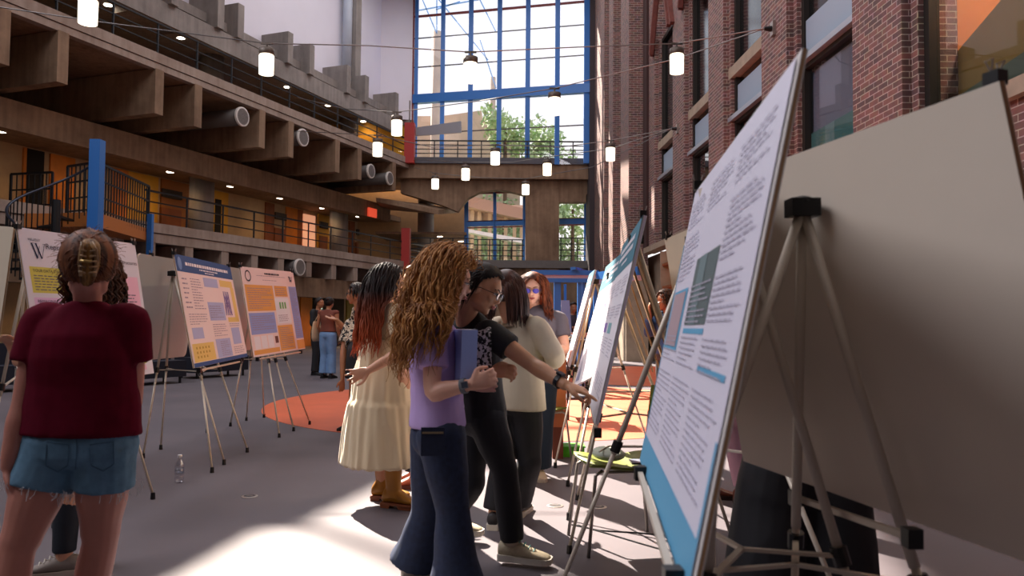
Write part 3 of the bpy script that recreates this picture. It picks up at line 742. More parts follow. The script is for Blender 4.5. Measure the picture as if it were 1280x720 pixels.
# buttresses
def rbox(x0, x1, y0, y1, z0=0, z1=ROOF_Z): return MB().box((x0, y0, z0), (x1, y1, z1))
def butt(pxs0, pxs1, pxf1, Y0, base=True):
    """side face spans pxs0..pxs1 (px), front face pxs1..pxf1"""
    xl_ = P(pxs1, 200, Y0).x; y1 = xl_ / ((pxs0 - 640) / F); xr_ = Rx(Y0) + .1
    struct('buttress', rbox(xl_, xr_, Y0, y1, 2.9), BRICK, 'projecting brick buttress of the old wall', 'buttress')
    struct('buttress_base', rbox(xl_ - .08, xr_, Y0 - .08, y1, 0, 2.9), STONE, 'sandstone base of a brick buttress', 'buttress')
butt(775.5, 786, 812, 23.2); butt(760.5, 766, 776, 26.4); butt(749.5, 755, 760.5, 29.5)
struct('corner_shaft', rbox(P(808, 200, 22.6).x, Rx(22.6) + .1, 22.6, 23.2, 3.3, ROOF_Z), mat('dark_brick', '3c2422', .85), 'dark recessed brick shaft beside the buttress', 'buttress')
# far part of the base wall; added shelf case glows for the orange light
struct('wall_base_far', rwall(18, 36, 0, ZS - .16, .35, .9), STONE, 'sandstone wall base beyond the brick bays', 'wall')
root = empty('glow_shelf', Rw(19, .2, .8), 'amber lit shelf case against the wall below the brick bays', 'shelf')
MB().box((Rx(19) - .1, 17.6, .3), (Rx(19) + .3, 17.66, 3.1)).build('side_panel', STONE, root)
MB().box((Rx(19) + .2, 17.6, .3), (Rx(19) + .3, 20.6, 3.1)).build('back_panel', mat('amber_glow', 'd88a3c', .6, emit=.5), root)
for z in (.9, 1.5, 2.1, 2.7): MB().box((Rx(19) - .1, 17.66, z), (Rx(19) + .2, 20.6, z + .06)).build('shelf_board', BROWN, root)
MB().box((Rx(19) - .15, 20.6, .3), (Rx(19) + .3, 20.66, 3.1)).build('side_panel', STONE, root)
# wall brackets holding the light wires
def bracket(px, py, lab):
    Y, z = Rp(px, py); c = Rw(Y, -.05, z)
    root = empty('wire_bracket', c, lab, 'bracket', 'wire brackets on the brick wall')
    MB().box((c.x, c.y - .07, c.z - .12), (c.x + .06, c.y + .07, c.z + .12)).build('plate', ALU, root)
    MB().cyl(c + V((-.12, 0, 0)), c, .03, .05, 10).build('hook', PLAS, root)
    return c + V((-.12, 0, 0))
BR1 = bracket(968, 36, 'metal wire bracket high on the brick pier by the tilted white poster')
BR2 = bracket(848, 161, 'metal wire bracket on the far brick pier between bays')

# ================================================================== ROOF, back wall
def GS(px, py): 
    g = G(px, py); return V((g.x, g.y))
shift = SD * (ROOF_Z / math.tan(SUN_EL))
holes = [ [(-1.76, 2.9), (-.05, 3.0), (.15, 3.95), (1.0, 3.4), (1.9, 3.7), (2.2, 5), (2.5, 8), (3.2, 14.5), (-.2, 14.0), (-.98, 5.9), (-1.28, 4.75), (-1.5, 4.5), (-1.58, 3.9)] ]
roofm = mat('roof_panel', '8a8a90', .8)
# roof as strips in Y; left open at holes shaped to drop the sun patches
def inside(poly, y):
    xs = []
    for i in range(len(poly)):
        (x0, y0), (x1, y1) = poly[i], poly[(i + 1) % len(poly)]
        if (y0 <= y < y1) or (y1 <= y < y0): xs.append(x0 + (x1 - x0) * (y - y0) / (y1 - y0))
    return sorted(xs)
poly = [(x + shift.x, y + shift.y) for x, y in holes[0]]
hole2 = [(x + shift.x, y + shift.y) for x, y in ((5.9, 16.5), (6.6, 16.5), (6.9, 19.5), (6.2, 19.5))]  # second opening, shaped to light the buttress sides
roof = MB(); dy = .25; y = -6.0
RX0, RX1 = -24, 8
while y < 36.6:
    yc = y + dy / 2; x = RX0; cuts = []
    for pl in (poly, hole2):
        c = inside(pl, yc)
        for q in range(0, len(c) - 1, 2): cuts.append((c[q], c[q + 1]))
    for c0, c1 in sorted(cuts):
        if c0 > x: roof.box((x, y, ROOF_Z), (c0, y + dy, ROOF_Z + .15)); x = c1
    roof.box((x, y, ROOF_Z), (RX1, y + dy, ROOF_Z + .15)); y += dy
struct('ceiling', roof, roofm, 'roof of the atrium with open skylights', 'ceiling')
# unseen bars added to cast shade across the sun patch
mb = MB()
for (x0, y0, x1, y1, w_) in ((-1.9, 5.3, .6, 2.9, .09), (-1.4, 9.0, 3.4, 8.6, .12), (-1.2, 6.6, 2.6, 6.2, .07)):
    mb.bar((x0 + shift.x, y0 + shift.y, ROOF_Z + .08), (x1 + shift.x, y1 + shift.y, ROOF_Z + .08), w_, .12)
struct('ceiling_bars', mb, BLUE, 'glazing bars of the skylight', 'ceiling')
struct('wall_back', MB().box((-26, -6.3, 0), (8, -6, ROOF_Z)), mat('back_wall', '5a5048', .8), 'dim wall behind the viewer', 'wall')  # unseen wall added to keep sky light from flattening the figures
struct('wall_left', MB().box((-26.3, -6.3, 0), (-26, 52, ROOF_Z)), mat('back_wall', '5a5048', .8), 'outer wall behind the balconies', 'wall')
# ================================================================== SPIRAL STAIR AND PLATFORM
ORF = mat('orange_fascia', 'b0682c', .6)
def plp(px, py, Y): return P(px, py, Y)
zp = ZL - .25
YP = 17.0
pt = lambda px, Y: PX(px, Y, zp)
PLAT = [PX(56, 17.6, zp), PX(116, 17.3, zp), PX(183, 20.6, zp), Lw(Lp(183, 280)[0] + 0, .0, zp), Lw(Lp(30, 280)[0], .0, zp)]
PLAT = [V((p.x, p.y, zp)) for p in PLAT]
root = empty('stair_platform', PLAT[1], 'orange edged landing platform joining the spiral stair to the lower balcony', 'platform')
mb = MB(); n = len(PLAT)
mb.add([p - UP * .32 for p in PLAT] + PLAT, [tuple(range(n - 1, -1, -1)), tuple(range(n, 2 * n))] + [(i, (i + 1) % n, n + (i + 1) % n, n + i) for i in range(n)])
mb.build('deck', ORF, root)
def bal_rail(par, pts, z0, h, step=.16, m_=BLACK, top=.05):
    """handrail with vertical balusters along a polyline"""
    for a, c in zip(pts[:-1], pts[1:]):
        L = (c - a).length; k = max(1, int(L / step))
        MB().bar(a + UP * h, c + UP * h, top).build('rail', m_, par)
        mb = MB()
        MB().bar(a + UP * h * .66, c + UP * h * .66, .035).build('rail', m_, par)
        MB().bar(a + UP * h * .33, c + UP * h * .33, .035).build('rail', m_, par)
        MB().bar(a + UP * .08, c + UP * .08, .03).build('rail', m_, par)
        for i in range(k + 1):
            p = a.lerp(c, i / k); MB().bar(p - UP * .1, p + UP * h, .022 if 0 < i < k else .05, up=V((0, 1, 0))).build('baluster', m_, par)
hR = 1.15
bal_rail(root, [PX(79, 17.9, zp), PX(116, 17.35, zp), PX(182, 20.55, zp)], zp, hR)
bal_rail(root, [PX(8, 19.2, zp), PX(60, 18.9, zp)], zp, 1.2)
# posts
for (px0, px1, yt, Y, lb) in ((105, 118.5, 173.5, 16.9, 'thick bright blue steel post rising past the landing platform'), (180.5, 186.5, 267, 20.4, 'short slim blue post under the platform corner')):
    a, c = PX(px0, Y, 0), PX(px1, Y, 0); w_ = c.x - a.x; zt_ = P(px0, yt, Y).z
    tag(MB().box((a.x, Y, 0), (c.x, Y + w_, zt_)).build('blue_post', BLUE), lb, 'post')
# spiral stair
sc_ = PX(66, 16.2, 0); R = .88
root = empty('spiral_stair', (sc_.x, sc_.y, 0), 'black spiral stair with a curved handrail beside the blue post', 'staircase')
MB().cyl((sc_.x, sc_.y, 0), (sc_.x, sc_.y, zp + .1), .09, n=16).build('centre_pole', BLACK, root)
NS = 18; rail_pts = []
a0 = math.radians(75)
for k in range(NS + 1):
    z = zp * (NS - k) / NS; an = a0 + math.radians(23) * k
    e = V((math.cos(an), math.sin(an), 0)); f = V((math.cos(an + .4), math.sin(an + .4), 0)); c = V((sc_.x, sc_.y, z))
    if 0 < k < NS:
        MB().hexa([c + e * .08 - UP * .05, c + e * R - UP * .05, c + f * R - UP * .05, c + f * .08 - UP * .05, c + e * .08, c + e * R, c + f * R, c + f * .08]).build('tread', BLACK, root)
    rail_pts.append(c + e * R + UP * 1.0)
    for j in range(3):
        an2 = an + math.radians(23) * j / 3; z2 = z - zp / NS * j / 3
        if k < NS:
            p = V((sc_.x + math.cos(an2) * R, sc_.y + math.sin(an2) * R, z2)); MB().bar(p - UP * .05, p + UP * 1.0, .02, up=V((0, 1, 0))).build('baluster', BLACK, root)
fine = []
for k in range(NS * 4 + 1):
    an = a0 + math.radians(23) * k / 4; fine.append(V((sc_.x + math.cos(an) * R, sc_.y + math.sin(an) * R, zp * (1 - k / 4 / NS) + 1.0)))
MB().tube(fine, .028, 8).build('handrail', mat('worn_rail', '3c4250', .3, .6), root, True)

# ================================================================== WIRES AND PENDANT LAMPS
WIRE = mat('steel_wire', '6e6a68', .4, .6)
LAMPG = mat('lamp_glass', 'fff2d6', .4, emit=2.6)
CAPM = mat('lamp_cap', '5a5048', .5, .3)
def wire(pts, lab, r_=.011):
    pts = [p if isinstance(p, Vector) else (P(*p[:3]) + UP * .36 if len(p) == 4 else P(*p)) for p in pts]
    tag(MB().tube(pts, r_, 5).build('light_wire', WIRE), lab, 'wire', 'wires carrying the pendant lamps')
wl = 'thin steel wire strung between the balconies and the brick wall'
L_ = lambda i: LAMPS[i][:3] + (1,)
LAMPS = ((110, 15, 10.2, 'glowing pendant lamp hanging nearest the upper balcony rail'), (333, 81, 12.6, 'glowing pendant lamp in front of the grey band beam'),
        (588, 91, 13.0, 'pendant lamp hanging against the upper panes of the blue window'), (846, 80, 13.2, 'glowing pendant lamp in front of the brick wall bays'),
        (496, 160, 17, 'glowing pendant lamp just beside the short red pier'), (693, 133, 15, 'pendant lamp hanging over the panes below the blue transom'),
        (472, 187, 19, 'glowing pendant lamp level with the upper balcony kerb'), (619, 198, 20, 'glowing pendant lamp on the bridge railing line'),
        (763, 193, 19.6, 'glowing pendant lamp in front of the brick buttresses'), (582, 218, 22.3, 'small glowing pendant lamp over the wide end of the arch'),
        (684, 212, 21.6, 'small glowing pendant lamp over the board-marked pier'), (544, 230, 25.5, 'small glowing pendant lamp lowest beside the balcony beams'),
        (657, 237, 25, 'small glowing pendant lamp lowest at the crown of the arch'))
wire([(-40, 3, 12.6), (120, 27, 12.6), L_(1), (460, 57, 12.8), L_(2), (720, 59, 13.1), L_(3), BR1], wl)
wire([(372, 122, 20), (430, 136, 18), L_(4), (600, 126, 16), L_(5), (848, 73, 14), BR1], wl)
wire([(372, 164, 26), L_(6), (540, 184, 19.5), L_(7), (700, 184, 20), L_(8), BR2], wl)
wire([(517, 199, 30), L_(9), (640, 203, 22), L_(10), (763, 186, 20), BR2], wl)
wire([(517, 209, 31), L_(11), (600, 222, 25.5), L_(12), (740, 209, 22), BR2], wl)
wire([(-60, -30, 9.8), L_(0), (340, -30, 11), (968, -60, 11.5)], wl)
def pendant(px, py, Y, lab):
    c = P(px, py, Y); root = empty('pendant_lamp', c + UP * .3, lab, 'pendant lamp', 'cylinder pendant lamps on the wires')
    MB().lathe(c, [(.10, -.165), (.118, -.16), (.122, .15), (.11, .165)], 24).build('glass_shade', LAMPG, root, True)
    MB().lathe(c + UP * .165, [(.115, 0), (.125, .01), (.125, .10), (.05, .12)], 24).build('metal_cap', CAPM, root, True)
    MB().cyl(c + UP * .28, c + UP * .36, .018, n=8).build('stem', CAPM, root)
    MB().bar(c + UP * .36 - V((.1, 0, .0)), c + UP * .36 + V((.1, 0, 0)), .03).build('hanger', CAPM, root)
for px, py, Y, lab in LAMPS:
    pendant(px, py, Y, lab)

# ================================================================== BOARDS, POSTERS, EASELS
FOAM = mat('foam_board', 'd8d4d0', .6)
CREAMB = mat('cream_board', 'd2c4ae', .6, var=.03)
EDGE = mat('board_edge', 'a8835e', .7)
INK = mat('grey_ink', '5c5870', .7); INKD = mat('dark_ink', '28243a', .7)
def flatquad(mb, S, u0, v0, u1, v1, off):
    mb.add([S(u0, v0, off), S(u1, v0, off), S(u1, v1, off), S(u0, v1, off)], [(0, 1, 2, 3)])
class Sheet:
    """front surface over four corners TL,TR,BR,BL (as read from the front); n points to the reader"""
    def __init__(s, TL, TR, BR, BL, n):
        s.c = [V(x) for x in (TL, TR, BR, BL)]
        _n = (s.c[1] - s.c[0]).cross(s.c[3] - s.c[0]).normalized(); s.c[2] = s.c[2] - _n * (s.c[2] - s.c[0]).dot(_n)
        s.W = (s.c[1] - s.c[0]).length; s.H = (s.c[3] - s.c[0]).length
        nn = (s.c[1] - s.c[0]).cross(s.c[3] - s.c[0]).normalized(); s.n = nn if nn.dot(V(n)) > 0 else -nn
    def __call__(s, u, v, off=0.0):
        a = s.c[0].lerp(s.c[1], u); b = s.c[3].lerp(s.c[2], u); return a.lerp(b, v) + s.n * off
def board(name, label, TL, TR, BR, BL, n, m=FOAM, th=.012, group=None, rounded=0, edge=None):
    S = Sheet(TL, TR, BR, BL, n)
    root = empty(name, S(.5, 1), label, 'display board', group)
    prof = []
    r = rounded
    if r:
        k = 6
        for (cu, cv, a0) in ((r / S.W, r / S.H, 180), (1 - r / S.W, r / S.H, 270), (1 - r / S.W, 1 - r / S.H, 0), (r / S.W, 1 - r / S.H, 90)):
            for i in range(k + 1):
                a = math.radians(a0 + 90 * i / k); prof.append((cu + math.cos(a) * r / S.W, cv + math.sin(a) * r / S.H))
    else: prof = [(0, 0), (1, 0), (1, 1), (0, 1)]
    q = len(prof)
    for nm, o0, o1, mm in (('front_face', 0, -.002, m), ('foam_core', -.002, -th + .002, edge or EDGE), ('back_face', -th + .002, -th, m)):
        mb = MB(); mb.add([S(u, v, o0) for u, v in prof] + [S(u, v, o1) for u, v in prof], [tuple(range(q)), tuple(range(2 * q - 1, q - 1, -1))] + [(i, (i + 1) % q, q + (i + 1) % q, q + i) for i in range(q)])
        mb.build(nm, mm, root)
    return S, root
def lines(mb, S, u0, v0, u1, v1, n, off=.005, jitter=.25, th=None, rr=None):
    rr = rr or random
    dv = (v1 - v0) / n; th = th or dv * .3
    for k in range(n):
        v = v0 + dv * (k + .3); e = u1 - (u1 - u0) * (rr.random() * jitter if (k % 5 != 4) else .5)
        # broken into words
        u = u0
        while u < e:
            w_ = rr.uniform(.018, .05); flatquad(mb, S, u, v, min(u + w_, e), v + th, off); u += w_ + .008
def para(S, root, q, m):
    mb = MB(); lines(mb, S, *q); return mb.build('paragraph', m, root, recalc=False)
def put_text(S, root, txt, u, v, size, m, name='lettering', width=None, bold=0.0):
    me = text_mesh(txt, size); xs = [p.co.x for p in me.vertices]
    if not xs: return
    k = width / (max(xs) - min(xs)) if width else 1
    for p in me.vertices:
        x, y = p.co.x * k, p.co.y
        p.co = S(u + x / S.W, v - y / S.H, .006)
    return link(name, me, m, root, recalc=False)
def poster(label, S0, m, ins=(0, 0, 1, 1), group=None, bulge=0.0):
    """a paper sheet lying on the front of a board; returns its own Sheet and root"""
    u0, v0, u1, v1 = ins
    c = [S0(u0, v0, .0015), S0(u1, v0, .0015), S0(u1, v1, .0015), S0(u0, v1, .0015)]
    S = Sheet(*c, S0.n); root = empty('research_poster', S(.5, 1), label, 'poster', group)
    mb = MB(); mb.add([S(0, 0, .001), S(1, 0, .001), S(1, 1, .001), S(0, 1, .001), S(0, 0, .002), S(1, 0, .002), S(1, 1, .002), S(0, 1, .002)],
                      [(0, 3, 2, 1), (4, 5, 6, 7), (0, 1, 5, 4), (1, 2, 6, 5), (2, 3, 7, 6), (3, 0, 4, 7)])
    mb.build('paper', m, root)
    return S, root
def block(S, root, u0, v0, u1, v1, m, name='colour_block', off=.003):
    mb = MB(); flatquad(mb, S, u0, v0, u1, v1, off); return mb.build(name, m, root, recalc=False)
def clip(c, d, up, lab='black binder clip on the top edge of a display board'):
    d = d.normalized(); up = up.normalized(); nrm = d.cross(up)
    root = empty('binder_clip', c, lab, 'binder clip', 'binder clips holding the posters')
    MB().obox(c, d, up, nrm, .016, .014, .014).build('clip_body', PLAS, root)
    mb = MB()
    for s_ in (-1, 1):
        mb.tube([c + up * .012 + nrm * .01 * s_, c + up * .035 + nrm * .016 * s_ + d * .008, c + up * .035 + nrm * .016 * s_ - d * .008, c + up * .012 + nrm * .01 * s_], .002, 5)
    mb.build('clip_handle', ALU, root)
def easel(label, head, feet, zb=.76, r=.011, ledge=None, group='aluminium tripod easels', zk_=None, mtl=ALUW):
    root = empty('tripod_easel', (head.x, head.y, 0), label, 'easel', group)
    hd = MB(); hd.obox(head, V((1, 0, 0)), V((0, 1, 0)), UP, .035, .028, .022); 
    hd.ell(head + UP * .015, (.03, .03, .015)); hd.build('head_joint', PLAS, root)
    mids = []
    for f in feet:
        f = V(f); d = (f - head); a = head + d.normalized() * .02
        k = (head.z - zb) / (head.z - 0.0); mp = head + d * k; mids.append(mp)
        lg = MB(); lg.cyl(a, head + d * .55, r, r, 10); lg.cyl(head + d * .54, f + UP * .03, r * .8, r * .8, 10)
        lo = lg.build('leg', mtl, root, True)
        MB().cyl(f + UP * .045, V((f.x, f.y, 0.001)), r * 1.25, r * 1.5, 10).build('rubber_foot', PLAS, lo)
        MB().cyl(head + d * (k - .014), head + d * (k + .014), r * 1.7, n=10).build('collar', PLAS, lo)
    hub = sum(mids, V((0, 0, 0))) / len(mids) - UP * .0
    for q in mids: MB().bar(q, hub, .016, .008).build('spreader', mtl, root)
    if ledge:
        for q in ledge:
            MB().obox(q, V((1, 0, 0)), V((0, 1, 0)), UP, .016, .016, .02).build('ledge_clip', PLAS, root)
        if len(ledge) > 1: MB().bar(ledge[0], ledge[-1], .014).build('ledge_bar', mtl, root)
    return root

PAPER = mat('poster_paper', 'd8d4e4', .55); PAPERP = mat('poster_paper_pink', 'e8d4d4', .55)
WHT = mat('poster_white', 'e6e4ec', .55)
c_ = lambda name, col: mat(name, col, .6)
# ---- station A : "Representing ..." poster
TL, TR = P(21, 284, 4.55), P(168, 305, 5.6); BR, BL = P(194.5, 466, 5.42), P(52, 483, 4.42)
S, _ = board('display_board', 'foam board with the yellow, pink and green poster behind the maroon shirt', TL, TR, BR, BL, (1, -.5, 0), group='foam display boards')
S, r_ = poster('wide poster with yellow, lavender, pink and green blocks and a W emblem', S, PAPER)
block(S, r_, .04, .25, .47, .42, c_('yellow_block', 'cfc455')); block(S, r_, .04, .45, .47, .66, c_('lavender_block', 'dcb8e0')); block(S, r_, .04, .69, .47, .96, c_('mint_block', '9fd0b4'))
block(S, r_, .52, .27, .97, .57, c_('pink_block', 'e4b4d0')); block(S, r_, .52, .6, .97, .86, c_('green_block', 'a9cf94'))
for i, (u, v) in enumerate(((.7, .64), (.62, .7), (.78, .68), (.66, .76), (.82, .75), (.7, .8))): block(S, r_, u, v, u + .13, v + .045, c_('coral_block', 'e07a58'), off=.004)
block(S, r_, .6, .87, .93, .92, c_('bright_yellow_block', 'e0dc4c')); block(S, r_, .6, .93, .93, .965, c_('pink_block', 'e4b4d0'))
for q in ((.06, .3, .45, .41, 6), (.06, .5, .45, .65, 8), (.06, .73, .3, .94, 8), (.56, .38, .66, .5, 3), (.8, .4, .93, .5, 4), (.86, .62, .95, .66, 3)): para(S, r_, q, INK)
put_text(S, r_, 'Bei', .42, .075, .045, INKD, width=.06); put_text(S, r_, 'Representing Bo', .18, .125, .052, INKD, width=.38)
put_text(S, r_, 'Structures', .82, .175, .04, INKD, width=.17); put_text(S, r_, 'WELLESLEY', .055, .08, .022, INKD, width=.1)
put_text(S, r_, 'YOUR DATA STRUCTURES IS A L', .06, .285, .028, INKD, width=.4); put_text(S, r_, 'REIMAGINING THE PROJECT', .06, .485, .028, INKD, width=.36)
put_text(S, r_, 'RESEARCH', .68, .42, .026, INKD, width=.1); put_text(S, r_, '+ DESIGN', .68, .46, .026, INKD, width=.1); put_text(S, r_, 'APPLICATION', .66, .63, .026, INKD, width=.16)
def w_mark(S, r_, u, v, w_, h_):
    mb = MB()
    def st(a, b, t):
        a = S(u + a[0] * w_, v + a[1] * h_, .006); b = S(u + b[0] * w_, v + b[1] * h_, .006); mb.bar(a, b, t * S.W * w_, .0006, S.n.cross((b - a).normalized()) if False else S.n.cross(b - a))
    for a, b, t in (((0, 0), (.3, 1), .07), ((.3, 1), (.55, .15), .03), ((.3, 0), (.62, 1), .07), ((.62, 1), (.95, 0), .03), ((-.05, 0), (.15, 0), .03), ((.2, 0), (.4, 0), .03), ((.82, 0), (1.02, 0), .03)): st(a, b, t)
    mb.build('emblem', c_('navy_ink', '242a58'), r_, recalc=False)
w_mark(S, r_, .08, .095, .1, .1)
for u in (0.005, .985): clip(S(u, 0, 0) + UP * .004, S.c[1] - S.c[0], UP)
easel('aluminium tripod easel holding the yellow and pink poster', P(110, 335, 5.3), [G(191, 624), G(68, 660), G(150, 590)], group=None)

# ---- blank cream board at the picture edge
TL, TR = P(-75, 275, 5.9), P(17, 284, 4.9)
BL, BR = V((TL.x - .12, TL.y + .02, .8)), V((TR.x - .12, TR.y + .05, .8))
board('display_board', 'blank cream board behind the W emblem poster, bathed in warm light', TL, TR, BR, BL, (-1, .5, 0), CREAMB, group='foam display boards', rounded=.03)
easel('aluminium tripod easel in front of the blank cream board by the W emblem poster', P(34, 330, 5.1) , [G(-30, 640), G(14, 520), G(60, 575)], group=None)

# ---- station B
def left_station(TL, TR, BR, BL, blabel): return board('display_board', blabel, TL, TR, BR, BL, (1, -.4, 0), group='foam display boards')
S, _ = left_station(P(217, 317, 6.15), P(287, 333, 7.5), P(304, 447, 7.35), P(243, 460, 6.0), 'foam board behind the poster with the navy header')
S, r_ = poster('pale pink poster with a navy header band and blue and yellow blocks', S, PAPERP)
NAVY = c_('navy_band', '2c4c84'); LIL = c_('lilac_block', 'a9aed6'); YB = c_('straw_block', 'e0c070')
block(S, r_, 0, 0, 1, .155, NAVY); block(S, r_, 0, .965, 1, 1, NAVY)
for q in ((.4, .18, .66, .27), (.4, .42, .7, .6), (.42, .78, .7, .96), (.06, .66, .24, .76), (.76, .68, .93, .85)): block(S, r_, *q, LIL)
for q in ((.7, .18, .96, .25), (.9, .25, .97, .6), (.74, .57, .97, .62), (.02, .8, .38, .96)): block(S, r_, *q, YB)
for q in ((.04, .2, .14, .5, 7), (.17, .2, .36, .5, 12), (.05, .53, .36, .64, 5), (.42, .45, .68, .58, 6), (.74, .63, .95, .67, 2), (.42, .63, .7, .76, 6), (.74, .87, .96, .95, 4), (.5, .8, .68, .95, 8)): para(S, r_, q, mat('faint_ink', '9c8ca0', .7))
mb = MB(); lines(mb, S, .14, .05, .92, .085, 1, th=.03, jitter=0); lines(mb, S, .36, .1, .7, .12, 1, th=.012, jitter=0); lines(mb, S, .45, .127, .62, .14, 1, th=.01, jitter=0); mb.build('header_lettering', WHT, r_, recalc=False)
mb = MB()
for k in range(14):
    u, v = .07 + .05 * (k % 5), .83 + .04 * (k // 5); flatquad(mb, S, u, v, u + .02, v + .02, .005)
mb.build('dot_chart', c_('gold_dots', 'b08a2c'), r_, recalc=False)
mb = MB()
for k in range(12):
    a = S(.74 + .03 * (k % 4), .3 + .02 * (k % 3), .005); b2 = S(.72 + .03 * ((k * 3) % 5), .55, .005); mb.bar(a, b2, .004)
mb.build('line_chart', c_('purple_lines', '9a84b8'), r_, recalc=False)
n_ = 20; mb = MB(); mb.add([S(.055 + .04 * math.cos(2 * math.pi * i / n_) * .75, .08 + .06 * math.sin(2 * math.pi * i / n_), .005) for i in range(n_)], [tuple(range(n_))]); mb.build('seal', c_('seal_blue', '6f8cc0'), r_, recalc=False)
for u in (0.0, .97): clip(S(u, 0, 0) + UP * .004, S.c[1] - S.c[0], UP)
ea = easel('aluminium tripod easel holding the poster with the navy header', P(238, 350, 6.75), [G(265, 591), G(309, 565.5), G(259, 541)], group=None, ledge=[P(249, 463, 6.05), P(300, 452, 7.2)])
# blank board facing away, with its easel
TL, TR = P(171, 316, 6.3), P(250, 329, 7.5)
BL, BR = V((TL.x - .14, TL.y + .03, .84)), V((TR.x - .14, TR.y + .03, .84))
Sb, _ = board('display_board', 'blank white board with rounded corners between the first two posters', TL, TR, BR, BL, (-1, .5, 0), mat('blank_white', 'c8c2bc', .6), group='foam display boards', rounded=.05)
clip(Sb(.2, 0) + UP * .005, TR - TL, UP); 
easel('aluminium tripod easel carrying the blank rounded board', P(216, 342, 6.75), [G(280, 581), G(179, 573), G(201, 562)], group=None)

# ---- station C
S, _ = left_station(P(300, 333, 7.85), P(366, 340, 9.1), P(380, 436, 8.95), P(317, 447, 7.7), 'foam board behind the orange and blue poster')
S, r_ = poster('pale pink poster with orange and blue blocks and a round seal', S, PAPERP)
ORB = c_('orange_block', 'e0a458'); BLB = c_('blue_block', '8f9fd8')
for q in ((.02, .2, .52, .5), (.55, .2, .8, .33), (.5, .68, .8, .98), (.84, .88, 1, .99), (.02, .93, .48, .98)): block(S, r_, *q, ORB)
for q in ((.02, .52, .48, .76), (.84, .2, 1, .86)): block(S, r_, *q, BLB)
block(S, r_, .52, .35, .8, .66, WHT)
for q in ((.05, .78), (.17, .78), (.29, .78)): block(S, r_, q[0], q[1], q[0] + .1, q[1] + .14, WHT)
for k in range(3): block(S, r_, .6 + .05 * k, .4, .63 + .05 * k, .48, c_('leaf_block', '6fa860'), off=.0045)
block(S, r_, .42, .8, .48, .88, c_('photo_block', '6a3a30'), 'small_photo')
for q in ((.05, .23, .5, .48, 10), (.05, .55, .46, .72, 7), (.57, .22, .78, .32, 4), (.53, .7, .78, .96, 11), (.86, .22, .98, .84, 24), (.25, .08, .82, .1, 1), (.35, .13, .7, .15, 1), (.55, .55, .75, .64, 4)): para(S, r_, q, mat('faint_ink', '9c8ca0', .7))
mb = MB(); lines(mb, S, .4, .045, .68, .065, 1, th=.02, jitter=0); mb.build('header_lettering', INKD, r_, recalc=False)
mb = MB(); mb.add([S(.1 + .05 * math.cos(2 * math.pi * i / n_), .1 + .065 * math.sin(2 * math.pi * i / n_), .005) for i in range(n_)] + [S(.1 + .04 * math.cos(2 * math.pi * i / n_), .1 + .05 * math.sin(2 * math.pi * i / n_), .005) for i in range(n_)], [(i, (i + 1) % n_, n_ + (i + 1) % n_, n_ + i) for i in range(n_)])
mb.build('seal', INKD, r_, recalc=False); w_mark(S, r_, .87, .07, .08, .07)
for u in (0.0, .97): clip(S(u, 0, 0) + UP * .004, S.c[1] - S.c[0], UP)
easel('aluminium tripod easel holding the orange and blue poster', P(322, 352, 8.6), [G(349, 547), G(387, 531), G(330, 522)], group=None, ledge=[P(322, 449, 7.75), P(376, 440, 8.8)])
TL, TR = P(284, 333, 8.1), P(330, 341, 9.2)
BL, BR = V((TL.x - .14, TL.y + .03, .84)), V((TR.x - .14, TR.y + .03, .84))
board('display_board', 'blank white board between the navy header poster and the orange poster', TL, TR, BR, BL, (-1, .5, 0), MC['blank_white'], group='foam display boards', rounded=.05)
easel('aluminium tripod easel of the blank board by the orange poster', P(320, 352, 8.4), [G(288, 533), G(308, 526), G(367, 539)], group=None)

# ---- right row: P1 (tilted white poster with blue border)
TLn, TRn = P(871, 238, 2.5), P(1003, 60, 1.25); BRn, BLn = P(838, 752, 1.25), P(801, 577, 2.5)
S1, _ = board('display_board', 'tilted foam board behind the large white poster with blue border', TLn, TRn, BRn, BLn, (-1, -.2, 0), th=.010, group='foam display boards')
S, r_ = poster('large white poster with pale blue border and long text columns, tilted on its board', S1, mat('poster_white_blue', 'dedcec', .5), ins=(0, .01, .985, .995))
SKY = c_('sky_blue_border', '5fa6cc')
block(S, r_, 0, .9, 1, 1, SKY); block(S, r_, 0, .2, .012, .9, SKY); block(S, r_, .985, .72, 1, .9, SKY)
for (u0, u1) in ((.04, .32), (.36, .64), (.68, .96)):
    for (v0, v1, k) in ((.06, .16, 6), (.19, .35, 10), (.38, .5, 8), (.53, .62, 6), (.65, .86, 13)):
        if (u0 == .36 and v0 == .19) or (u0 == .04 and v0 in (.38,)): continue
        para(S, r_, (u0, v0, u1, v1, k), mat('pale_ink', 'b2aebe', .7))
block(S, r_, .36, .3, .66, .5, c_('picture_grey', '5a6a6c'), 'picture'); block(S, r_, .42, .3, .52, .5, c_('picture_teal', '6f8488'), 'picture', .004)
block(S, r_, .03, .38, .3, .58, SKY, 'picture_border'); block(S, r_, .05, .39, .27, .57, c_('picture_pink', 'b09aa2'), 'picture', .004)
block(S, r_, .36, .51, .66, .525, SKY); block(S, r_, .68, .6, .96, .615, SKY)
clip(S1(.02, 0, 0) + UP * .01, S1.c[1] - S1.c[0], UP)
easel('aluminium tripod easel behind the large tilted white poster', P(919, 258, 1.98), [V((.96, 1.78, 0)), V((.30, 1.42, 0)), V((.44, 2.42, 0))], zb=.66, r=.012, group=None, ledge=[S1(.93, .99, .02), S1(.2, .99, .02)])
